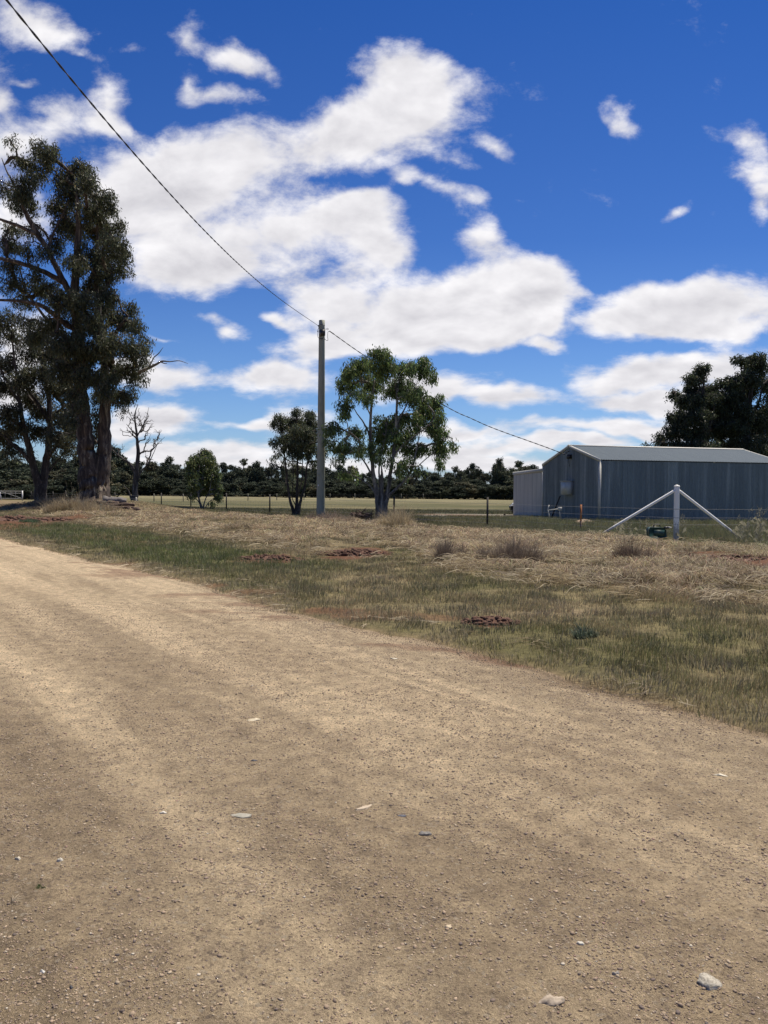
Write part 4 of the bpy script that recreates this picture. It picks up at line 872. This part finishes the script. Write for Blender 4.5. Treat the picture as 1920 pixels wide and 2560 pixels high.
def tree(name, label, base_px, Y, limbs, clumps, nsub, nleaf, rsub, Lf, Wf, droop, cbase, barkm, group=None, depth=1.0, cvar=.28, cat='tree', sink=.3, tubeN=10, tip=.012, crownname='crown', seed=1, trunk_noise=.05, ppow=.5, leafscale=1.0, twigonly=False, kpl=.18):
    r = np.random.default_rng(seed); b0 = on(base_px, Y); mpp = Y / F
    root = thing(name, label, cat, b0, group)
    W3 = lambda px, py, dy=0: at(px, py, Y + dy) - b0 + np.array([0, 0, 0])
    NP_, NR, PL = [], [], []; mb = MB(); first = True
    for lb in limbs:
        pts = [W3(q[0], q[1], (q[3] if len(q) > 3 else 0)) for q in lb]; rad = [q[2] for q in lb]
        if first or abs(lb[0][1] - limbs[0][0][1]) < 14:
            pts[0][2] = -sink
        pts = np.array(pts); c = catmull(pts, 6); rd = np.interp(np.arange(len(c)) / 6, np.arange(len(rad)), rad)
        if not first:
            pass
        wob = r.normal(0, 1, (len(c), 3)) * rd[:, None] * .10; wob[0] = 0; c = c + wob
        n_ = 24 if rd[0] > .5 else (14 if rd[0] > .15 else 8)
        mb.tube(c, rd, n_, True, None, trunk_noise if rd[0] > .15 else 0, seed + len(NP_))
        base_pl = 0 if first or not NP_ else PL[int(np.argmin([np.linalg.norm(np.array(q) - c[0]) for q in NP_]))]
        pl = base_pl + np.concatenate([[0], np.cumsum(np.linalg.norm(np.diff(c, axis=0), axis=1))])
        NP_ += list(c); NR += list(rd); PL += list(pl); first = False
    NPa = np.array(NP_); nl0 = len(NPa)
    areas = np.array([q[2] * q[3] * (q[5] if len(q) > 5 else 1) for q in clumps], float); cnt = np.maximum(1, np.round(nsub * areas / areas.sum())).astype(int)
    C = []
    for q, k in zip(clumps, cnt):
        dy0 = (q[4] if len(q) > 4 and q[4] is not None else r.uniform(-1, 1) * depth)
        cc_ = W3(q[0], q[1], dy0); g_ = r.normal(size=(k, 3)); g_ /= np.linalg.norm(g_, axis=1)[:, None]; g_ *= (r.random(k)**.42)[:, None]
        C.append(cc_ + g_ * np.array([q[2] * mpp, q[2] * mpp * .9, q[3] * mpp]))
    C = np.concatenate(C)
    # grow twigs: each tip joins the nearest cheap node
    pos = list(NPa); pl = list(PL); par = [-1] * nl0
    lim_ok = np.array(PL) > .12 * max(PL)
    order = np.argsort([np.min(np.linalg.norm(NPa - c, axis=1)) for c in C])
    PA = np.zeros((nl0 + len(C) * 3, 3)); PA[:nl0] = NPa; LA = np.full(len(PA), 1e9); LA[:nl0] = np.where(lim_ok, PL, 1e9); m_ = nl0; par = -np.ones(len(PA), int)
    for ci in order:
        c = C[ci]; d = np.linalg.norm(PA[:m_] - c, axis=1); dz = c[2] - PA[:m_, 2]; cost = d + kpl * LA[:m_] + np.where(dz < -.1 * d, .35 * d, 0)
        k = int(np.argmin(cost)); a = PA[k]; L_ = d[k]; q = k
        for f in (.38, .72):
            if L_ < .25: break
            mid = a + (c - a) * f + r.normal(0, .07, 3) * L_ + np.array([0, 0, .10 * L_ * math.sin(f * math.pi)])
            PA[m_] = mid; LA[m_] = LA[q] + L_ * .35; par[m_] = q; q = m_; m_ += 1
        PA[m_] = c; LA[m_] = LA[q] + L_ * .3; par[m_] = q; m_ += 1
    cntd = np.ones(m_); 
    for k in range(m_ - 1, nl0 - 1, -1):
        if par[k] >= nl0: cntd[par[k]] += cntd[k]
    rad = tip * cntd**ppow; idx = np.arange(nl0, m_); pa = par[idx]
    rp = np.where(pa >= nl0, rad[pa], np.minimum(rad[idx] * 1.25, np.array(NR + [0] * (m_ - nl0))[np.minimum(pa, m_ - 1)]))
    rp = np.minimum(rp, rad[idx] * 1.6)
    A, B = PA[pa], PA[idx]; T = B - A; T /= np.linalg.norm(T, axis=1)[:, None] + 1e-9; U = np.cross(T, np.array([.3, .9, .2])); U /= np.linalg.norm(U, axis=1)[:, None] + 1e-9; Wv = np.cross(T, U)
    n_ = 5; an = np.arange(n_) * 2 * math.pi / n_; ring = lambda Cn, rr_: Cn[:, None, :] + rr_[:, None, None] * (np.cos(an)[None, :, None] * U[:, None, :] + np.sin(an)[None, :, None] * Wv[:, None, :])
    V = np.concatenate([ring(A, rp), ring(B, rad[idx])], 1); k = np.arange(n_); k2 = (k + 1) % n_; Q = np.stack([k, k2, n_ + k2, n_ + k], 1); Q = (np.arange(len(idx)) * 2 * n_)[:, None, None] + Q[None]
    mb.add(V.reshape(-1, 3), [Q.reshape(-1, 4)])
    mb.obj('trunk', barkm, root, None, True)
    if not twigonly:
        V, Q, col = leaves(C, nleaf, rsub * r.uniform(.7, 1.3, len(C)), Lf, Wf, droop, cbase, cvar, .5, r, .75, .62)
        npmesh(crownname, V, [Q], m_leaf, root, col)
    return root
# giant gum
Y_ = 65
GC = [(111,369,38,20),(58,400,22,14),(110,400,32,20),(85,430,28,16),(199,417,45,26),(168,440,34,22),(222,445,30,18),(60,455,30,20),(45,478,24,16),(186,475,52,26),(262,488,30,15),(62,500,38,24),(150,508,36,22),(235,522,45,26),(283,512,18,12),
 (177,560,50,30),(248,566,46,28),(300,562,15,18),(30,568,30,18,None,.7),(92,572,26,16,None,.6),(285,606,38,28),(312,632,20,22),(22,606,35,22,None,.8),(88,622,38,20,None,.7),(235,632,46,28),(308,666,26,12),(18,655,30,18,None,.7),(85,676,30,18,None,.6),(140,606,26,20,None,.8),(266,676,38,24),
 (30,703,35,18,None,.8),(112,712,45,22),(236,712,48,26),(166,745,50,28),(275,732,26,22),(60,745,30,18,None,.8),(268,765,38,22),(328,765,22,18,None,.8),(302,800,36,26),(130,800,42,26),(230,808,50,28),(340,808,25,20,None,.8),(362,845,16,16,None,.7),
 (90,835,34,22),(286,852,46,26),(345,874,30,26),(155,855,45,28),(222,874,40,28),(364,905,10,14,None,.7),(312,918,42,22),(262,938,34,24),(348,938,20,16),(213,928,34,24),(290,984,34,20),(322,978,20,16),(306,1012,13,10,None,.7),(160,920,36,28),(190,985,30,24),(250,990,24,20),(175,1040,22,20,None,.6),(240,1035,16,30,3,.7),(238,1095,14,24,3,.6),(192,1050,20,28,2,.7),(190,650,30,24,-2.6),(205,745,34,26,-2.8),(190,850,32,28,-2.6),(208,930,30,26,-2.5),(258,860,32,26,-2.5),(262,960,26,26,-2.4),(228,790,30,24,-2.6),(200,1000,22,20,-2.2,.6),(12,470,22,22,None,.6),(30,345,18,12,None,.4)]
GL_ = [[(228,1254,1.5),(229,1235,1.0),(226,1200,.86),(221,1140,.70),(212,1070,.62),(202,960,.45),(195,850,.39),(186,745,.35),(190,660,.28),(197,580,.24),(192,500,.13),(186,440,.05)],
 [(246,1254,1.25,.3),(250,1232,.80,.3),(254,1170,.64,.4),(259,1105,.54,.5),(262,1000,.40,.5),(262,900,.30,.6),(250,800,.28,.8),(240,700,.2,.8),(244,600,.12,1),(240,520,.06,1)],
 [(186,750,.27),(160,708,.24,-.5),(120,628,.21,-.8),(90,580,.22,-1),(62,525,.16,-1),(40,470,.10,-1),(18,430,.06,-1),(4,395,.03,-1)],
 [(158,706,.22,-.5),(110,680,.2,-1),(50,658,.16,-1.5),(-30,640,.12,-2)],[(100,592,.17,-1),(58,570,.14,-1.3),(-10,545,.1,-1.5)],
 [(196,830,.26),(150,800,.2,-1),(105,765,.17,-1.5),(45,752,.12,-2),(-20,750,.09,-2)],[(118,625,.14,-.8),(135,580,.1,0),(160,530,.06,.5),(178,480,.03,.8)],
 [(195,870,.2,0),(160,840,.16,1),(110,790,.12,2),(60,720,.08,2.5)],[(262,960,.2,.5),(295,930,.16,0),(345,915,.12,-.5)],
 [(212,760,.2,.3),(225,700,.16,1),(250,640,.11,1.4),(280,570,.06,1.6)],[(262,880,.2,.6),(290,830,.15,.3),(320,790,.08,0)],[(205,990,.2),(175,930,.16,1),(150,880,.1,1.5)]]
tree('gum_tree', 'giant old gum tree with peeling bark and a tall ragged crown, left of the picture', 232, Y_, GL_, GC, 2700, 38, .85, .30, .075, 1.0, (.070, .080, .048), m_bk_big, depth=3.2, seed=3, tip=.016, sink=1.2, trunk_noise=.09, ppow=.48)
# its dead limb
gum = [o for o in bpy.data.objects if o.name == 'gum_tree'][0]; gb = np.array(gum.location)
mb = MB()
for lb in [[(345,932,.15),(372,920,.12),(392,910,.10),(405,903,.075),(425,904,.045),(448,902,.035),(470,909,.015)],[(385,893,.05),(397,883,.04),(408,868,.015)],[(372,918,.06),(385,893,.05)],[(402,905,.05),(412,909,.035),(418,908,.02)]]:
    mb.tube(catmull([at(q[0], q[1], Y_ - .5) - gb for q in lb], 4), np.interp(np.arange((len(lb) - 1) * 4 + 1) / 4, np.arange(len(lb)), [q[2] for q in lb]), 8)
mb.obj('dead_branch', bark('bare_branch', (.08, .06, .05), (.2, .17, .14), (.36, .33, .28), .5, 6), gum, None, True)
# twin-stemmed gum behind it
TC = [(15,790,34,22,None,.6),(60,800,34,22,None,.6),(28,838,34,22,None,.7),(100,842,34,26,None,.8),(70,880,34,22,None,.7),(150,885,34,28),(15,900,34,24),(100,925,38,26),(55,940,34,24),(0,960,40,26),(138,960,38,26),(70,990,42,26),(20,1025,36,22),(112,1020,40,24),(160,1040,32,24),(40,1062,44,22),(95,1072,38,20),(0,1085,44,22),(140,1085,34,20),(25,1118,30,14,None,.7),(60,1125,24,10,None,.6),(190,1075,28,20),(182,1125,22,14,None,.7),(165,1100,24,16),
 (-40,880,34,30),(-50,960,40,30),(-50,1040,40,30),(-30,800,34,28),(120,880,30,22),(175,965,30,24),(188,1015,22,24),(198,1060,18,22),(150,1130,22,10,None,.6),(215,1090,14,22)]
TL = [[(95,1250,.62),(100,1228,.5),(88,1180,.34,-.3),(75,1130,.30,-.6),(62,1080,.24,-1),(50,1010,.18,-1.2),(40,930,.12,-1.4),(30,850,.06,-1.5)],
 [(97,1250,.6),(104,1225,.48),(112,1180,.36,.3),(122,1110,.31,.5),(124,1040,.27,.6),(118,960,.2,.7),(108,890,.14,.8),(96,830,.08,1)],
 [(118,1150,.2,.4),(138,1118,.16,0),(160,1090,.1,-.2),(185,1065,.06,-.4)],[(86,1175,.2,-.3),(66,1142,.18,-.8),(40,1118,.12,-1),(10,1090,.07,-1.2)],[(120,1050,.2,.6),(95,1010,.17,.2),(65,970,.12,0),(20,930,.08,0),(-20,900,.05,0)],[(50,1010,.13,-1.2),(20,960,.1,-1.6),(-10,900,.06,-2)],
 [(112,1195,.14,.3),(135,1160,.1,.8),(165,1130,.06,1.2)]]
tree('gum_tree', 'dark twin stemmed gum tree left of the giant gum', 97, 75, TL, TC, 1150, 46, .9, .32, .085, .9, (.060, .066, .042), m_bk_drk, depth=3.0, seed=5, tip=.018, sink=.6)
# middle tree
MC = [(947,874,24,16),(902,907,33,22),(874,917,22,22),(962,912,42,26),(1000,914,24,18),(1051,908,32,22),(1073,930,20,16),(1025,918,16,12,None,.7),(869,955,26,26),(925,950,42,24),(1000,968,50,32),(1040,985,32,24),(866,1005,22,24,None,.7),(912,988,34,16,None,.7),(1092,1000,18,24),(1064,1022,36,24),(856,1036,16,12,None,.5),(1028,1046,36,26),(968,1048,36,24),
 (832,1070,26,18,None,.8),(887,1072,34,14,None,.8),(950,1078,32,24),(1000,1084,38,22),(1090,1068,30,26),(822,1104,18,14,None,.6),(862,1110,34,16),(912,1117,38,18,None,.7),(975,1117,38,16,None,.8),(1038,1117,38,18),(1102,1116,26,20),(1130,1104,12,10,None,.8),(845,1140,24,10,None,.6),(878,1178,34,12,None,.7),(1012,1155,28,16,None,.8),(1006,1178,18,8,None,.5),(1096,1152,14,14,None,.7),(1052,1166,10,8,None,.7),(958,1142,28,12,None,.5),(1100,1040,12,18)]
ML = [[(948,1290,.26),(945,1255,.18),(939,1215,.13),(931,1165,.115),(926,1110,.10),(926,1060,.09),(929,1010,.07),(936,950,.03)],
 [(957,1290,.24),(963,1255,.16),(972,1215,.12),(979,1165,.11),(987,1110,.10),(991,1050,.08),(992,990,.05),(984,930,.025)],
 [(960,1278,.14),(968,1250,.10,-.3),(985,1228,.09,-.5),(1010,1203,.08,-.6),(1030,1172,.065,-.6),(1040,1130,.045,-.4),(1052,1070,.02,-.2)],
 [(944,1245,.08),(928,1218,.055,.3),(905,1200,.05,.6),(885,1190,.035,.8),(866,1176,.02,1)],
 [(953,1285,.16,-.1),(955,1230,.11,-.1),(955,1190,.08,-.1),(953,1160,.02,-.1)],[(956,1275,.08,.2),(950,1220,.06,.3),(948,1160,.05,.4),(962,1100,.035,.6),(972,1040,.02,.8)],
 [(929,1185,.06),(908,1150,.045,.4),(882,1120,.03,.7),(850,1095,.015,1)],[(926,1090,.06),(908,1055,.045,-.3),(890,1030,.03,-.5),(875,1000,.015,-.7)],[(927,1040,.05),(915,1010,.035,.3),(905,960,.02,.4)],
 [(991,1060,.06),(1010,1025,.045,.3),(1030,985,.03,.5),(1050,940,.015,.7)],[(983,1140,.07),(1010,1110,.05,-.4),(1050,1080,.035,-.6),(1085,1050,.015,-.8)]]
tree('gum_tree', 'rounded green young gum tree with several pale stems, in the middle of the picture', 952, 47, ML, MC, 980, 38, .50, .25, .058, 1.15, (.105, .15, .058), m_bk_mid, depth=2.0, seed=8, tip=.009, cvar=.32, tubeN=10)
# tree half behind the pole
PC = [(742,1024,14,10),(700,1042,18,9),(776,1032,20,12),(690,1056,14,9,None,.8),(739,1050,30,14),(776,1056,25,14),(708,1066,16,10),(751,1073,34,16),(727,1085,26,14),(776,1085,24,18),(682,1102,12,8,None,.6),(703,1097,20,12,None,.7),(739,1108,32,16),(772,1110,26,16),(686,1135,14,8,None,.5),(704,1120,20,10,None,.6),(734,1134,20,10,None,.6),(763,1130,22,12),(681,1157,11,9,None,.5),(692,1170,16,9,None,.5),(720,1154,18,8,None,.4),(788,1155,18,10,None,.6),(803,1130,14,20,None,.7),(806,1080,12,24,None,.8),(727,1188,20,6,None,.3),(765,1205,24,8,None,.25),(720,1210,22,8,None,.25)]
PL2 = [[(738,1289,.17),(732,1272,.12),(725,1250,.09),(719,1210,.075),(714,1160,.06),(708,1110,.045),(702,1060,.02)],[(741,1289,.17),(742,1262,.12),(743,1225,.09),(744,1170,.07),(743,1110,.05),(742,1050,.02)],[(743,1280,.13),(752,1250,.10),(762,1215,.075),(768,1160,.06),(774,1110,.04),(778,1050,.02)],[(743,1240,.05),(754,1205,.04,.5),(756,1150,.03,.8),(752,1090,.02,1)],[(738,1262,.04),(730,1240,.03,-.4),(733,1190,.025,-.5),(730,1130,.02,-.5)]]
tree('gum_tree', 'slender dark gum tree just left of the concrete pole', 740, 55, PL2, PC, 620, 36, .42, .20, .05, 1.0, (.078, .094, .056), m_bk_drk, depth=1.3, seed=9, tip=.010)
SC = [(515,1128,16,9),(494,1142,20,10),(522,1145,20,12),(477,1156,14,12,None,.7),(503,1170,28,14),(533,1160,14,12),(481,1184,18,14),(517,1194,28,14),(540,1184,16,14),(487,1208,18,12),(517,1218,24,10),(546,1217,12,12),(544,1240,12,8,None,.7),(531,1256,7,6,None,.6),(490,1230,12,7,None,.5),(474,1238,10,5,None,.35)]
SL = [[(508,1279,.16),(504,1268,.12),(498,1250,.08),(495,1215,.06),(499,1160,.02)],[(506,1270,.08),(513,1250,.05),(524,1225,.03),(530,1190,.015)],[(500,1258,.05),(488,1245,.03),(478,1240,.015)],[(508,1272,.06),(520,1258,.03,-.3),(534,1245,.02,-.5)]]
tree('sapling_tree', 'small drooping green gum sapling alone by the fence, left of the concrete pole', 506, 66, SL, SC, 440, 30, .38, .28, .075, 1.2, (.10, .13, .055), m_bk_mid, depth=1.5, seed=10, tip=.012)
DC = [(348,1045,28,26),(385,1100,26,24),(318,1078,22,16),(300,1120,18,12),(372,1065,20,22),(395,1080,14,12),(330,1040,14,14),(372,1140,16,20),(285,1115,12,12)]
DL = [[(334,1252,.62),(337,1235,.42),(340,1190,.32),(345,1135,.26),(342,1085,.17),(337,1040,.09),(345,1010,.03)],[(341,1190,.24),(327,1162,.2),(306,1146,.14),(286,1130,.08),(272,1115,.03)],[(345,1138,.14),(360,1128,.11),(378,1127,.08),(396,1108,.04),(412,1092,.02)],[(343,1205,.14),(354,1178,.12),(370,1160,.09),(383,1135,.05),(395,1105,.03)],
 [(342,1092,.12),(354,1070,.08),(365,1048,.05),(372,1018,.02)],[(341,1088,.1),(326,1072,.07),(316,1060,.03)],[(334,1252,.2),(326,1240,.14),(320,1225,.08),(310,1215,.04)]]
tree('dead_tree', 'leafless dead tree in front of the far treeline, right of the giant gum', 335, 112, DL, DC, 300, 1, .3, .1, .05, 1, (.05, .05, .03), m_bk_dead, depth=2.5, seed=12, tip=.013, kpl=.4, twigonly=True)
# big dark gums behind the shed
A_ = [(1753,918,26,11),(1728,942,16,11),(1745,945,20,14,None,.8),(1685,980,16,9,None,.8),(1700,990,10,10,None,.5),(1738,972,28,16),(1773,968,24,16),(1710,994,16,12),(1718,1004,26,16),(1753,1000,42,24),(1785,1000,26,24),(1697,1040,28,18),(1740,1038,42,22),(1791,1037,36,26),(1682,1075,24,16),(1728,1075,38,20),(1778,1076,38,24),(1647,1088,18,9,None,.8),(1621,1111,11,5,None,.7),(1652,1108,22,9,None,.8),(1690,1108,26,12),(1730,1113,36,14),(1770,1115,36,14),(1700,1140,40,16),(1760,1145,40,18)]
tree('gum_tree', 'dark gum behind the middle of the shed roof with open leaning tips', 1745, 84, [[(1745,1240,.5),(1745,1180,.4),(1748,1120,.34),(1755,1060,.26),(1756,1000,.18),(1760,950,.08),(1764,925,.03)],[(1748,1130,.24),(1725,1095,.18),(1705,1050,.12),(1698,1010,.06),(1688,985,.03)],[(1750,1100,.2),(1780,1050,.14),(1785,1000,.06)],[(1745,1150,.2),(1700,1120,.12),(1650,1105,.05)]],
     A_, 900, 60, .80, .32, .10, .8, (.048, .062, .038), m_bk_drk, depth=3, seed=14, tip=.018)
B_ = [(1849,893,17,10),(1870,899,16,10,None,.7),(1895,889,28,11),(1880,914,28,15),(1908,910,20,14),(1816,955,28,16),(1840,950,20,12),(1867,941,34,18),(1902,952,28,20),(1816,992,46,26),(1862,975,34,20),(1842,1026,44,26),(1900,1030,42,28,None,.7),(1829,1062,46,26),(1880,1068,48,28),(1829,1108,48,20),(1880,1110,48,24),(1910,1135,40,18),(1915,985,14,16,None,.4),(1850,1150,50,20)]
tree('gum_tree', 'tallest dark gum tree behind the right end of the shed', 1862, 86, [[(1862,1240,.55),(1862,1180,.45),(1864,1110,.38),(1868,1050,.3),(1878,980,.2),(1884,930,.1),(1890,895,.04)],[(1864,1090,.25),(1845,1040,.18),(1830,990,.1),(1822,955,.05)],[(1870,1040,.2),(1858,970,.12),(1850,900,.04)],[(1868,1060,.22),(1895,1010,.14),(1908,950,.06)]],
     B_, 900, 60, .80, .32, .10, .8, (.046, .060, .036), m_bk_drk, depth=3, seed=15, tip=.018)
C_ = [(1945,960,34,20),(1975,990,40,26),(1945,1030,40,26),(1990,1050,46,30),(1950,1085,44,24),(1940,1130,44,22),(1990,1130,46,26)]
tree('gum_tree', 'dark gum tree at the right edge of the picture behind the shed end', 1960, 90, [[(1960,1240,.5),(1960,1150,.4),(1962,1060,.28),(1955,980,.1)]], C_, 300, 48, .66, .32, .10, .8, (.046, .060, .036), m_bk_drk, depth=3, seed=16, tip=.018)
# far treeline: variants, copied
m_leaf2 = mat_leaf('far_leaves', .08, .9)
VAR = []
def variant(seed, rounded):
    r = np.random.default_rng(seed); root = thing('treeline_tree', 'x', 'tree', (0, 900, -50))
    lobes = []
    nl = r.integers(7, 12)
    for k in range(nl):
        a = r.uniform(0, 6.28); q = r.random()**.6; z = r.uniform(.28, .86); wz = math.sin(min(1, (1.02 - z) * 1.9) * 1.45) if rounded else r.uniform(.5, 1) * (1.15 - .5 * z)
        lobes.append((math.cos(a) * q * .34 * wz, math.sin(a) * q * .34 * wz, z, r.uniform(.10, .18), r.uniform(.09, .16)))
    lobes.append((0, 0, .90, .11, .09)); lobes.append((0, 0, .3, .3, .16)); lobes.append((.1, 0, .16, .3, .12)); lobes.append((-.12, 0, .5, .24, .16))
    mb = MB(); mb.tube([(0, 0, -.05), (.01, 0, .3), (-.01, .01, .6), (0, 0, .85)], [.035, .026, .016, .005], 7)
    C = []
    for (x, y, z, rx, rz2) in lobes:
        mb.tube([(0, 0, z * .55), (x * .5, y * .5, z * .8), (x, y, z)], [.012, .009, .004], 4)
        k = int(34 * rx / .15); g_ = r.normal(size=(k, 3)); g_ /= np.linalg.norm(g_, axis=1)[:, None]; g_ *= (r.random(k)**.35)[:, None]; C.append(np.array([x, y, z]) + g_ * np.array([rx, rx, rz2]))
    mb.obj('trunk', m_bk_drk if seed % 3 else m_bk_mid, root)
    C = np.concatenate(C); V, Q, col = leaves(C, 26, .046, .034, .022, .35, [(.046, .060, .040), (.064, .076, .046), (.052, .066, .044), (.086, .088, .055)][seed % 4], .25, 1, r)
    npmesh('crown', V, [Q], m_leaf2, root, col); return root
for k in range(9): VAR.append(variant(100 + k, k % 2 == 0))
prof = [(-200,1130),(-60,1120),(0,1130),(40,1150),(90,1160),(140,1150),(190,1150),(240,1135),(275,1125),(300,1140),(330,1160),(360,1172),(395,1160),(420,1146),(440,1160),(470,1165),(540,1162),(575,1168),(610,1168),(640,1162),(680,1172),(740,1172),(800,1172),(850,1178),(900,1180),(960,1182),(1010,1184),(1050,1184),(1085,1184),(1110,1186),(1135,1174),(1160,1186),(1185,1174),(1210,1190),(1232,1190),(1248,1150),(1268,1180),(1290,1156),(1315,1166),(1335,1168),(1360,1170),(1500,1180),(1700,1180),(1900,1170),(2100,1160)]
pxs, pys = zip(*prof)
def segname(px):
    for lim, s_ in ((120, 'beyond the white gate'), (262, 'behind the giant gum'), (400, 'behind the leafless dead tree'), (600, 'behind the small sapling'), (815, 'behind the concrete pole'), (1130, 'behind the middle gum'), (1400, 'left of the shed annexe')):
        if px < lim: return s_
    return 'hidden behind the shed'
used = [False] * 9
def far(px, top, Y, w, lab, grp, sx=1.0):
    k = int(rng.integers(0, 9)); o = VAR[k] if not used[k] else copytree(VAR[k]); used[k] = True
    b0 = on(px, Y); o.location = b0.tolist(); h = at(px, top, Y)[2] - b0[2]; hh = h / .97
    o.scale = (hh * w, hh * w, hh); o.rotation_euler.z = rng.uniform(0, 6.28); tag(o, lab, 'tree', grp); return o
GR = 'trees of the far treeline'
px = -210.0
while px < 1400:
    top = np.interp(px, pxs, pys) + rng.normal(0, 8); Y = rng.uniform(195, 235) if px > 260 else rng.uniform(150, 190)
    far(px, top, Y, rng.uniform(.95, 1.35), 'dark tree in the far treeline ' + segname(px), GR); px += rng.uniform(13, 21)
px = -210.0
while px < 1420:
    top = np.interp(px, pxs, pys) + rng.uniform(12, 34); Y = rng.uniform(180, 192) if px > 260 else rng.uniform(135, 150)
    far(px, top, Y, rng.uniform(1.3, 1.9), 'low dark tree at the foot of the far treeline ' + segname(px), 'low front trees of the far treeline'); px += rng.uniform(18, 28)
for px, top, w, lab in ((1248, 1146, .8, 'tall open crowned gum rising above the treeline beside the annexe'), (422, 1143, .9, 'taller round crowned tree in the treeline right of the dead tree'), (283, 1118, 1.1, 'tall dark tree right behind the giant gum trunk'), (1085, 1182, 1.3, 'domed tree standing out of the treeline right of the middle gum'), (640, 1158, .9, 'tree with pale open top in the treeline left of the slender gum')):
    far(px, top, 185, w, lab, None)
for px in np.arange(1440, 2200, 45.0):
    far(px, np.interp(px, pxs, pys), 190, 1.3, 'dark tree in the far treeline hidden behind the shed', GR)
for px in np.arange(-205, 1420, 24.0):   # scrub along the foot of the trees
    Y = 178 if px > 260 else 134; o = far(px + rng.normal(0, 4), 1204 + rng.uniform(-6, 12), Y + rng.uniform(-2, 4), 2.6, 'low dark scrub bush under the far treeline ' + segname(px), 'scrub bushes under the treeline'); o['category'] = 'bush'
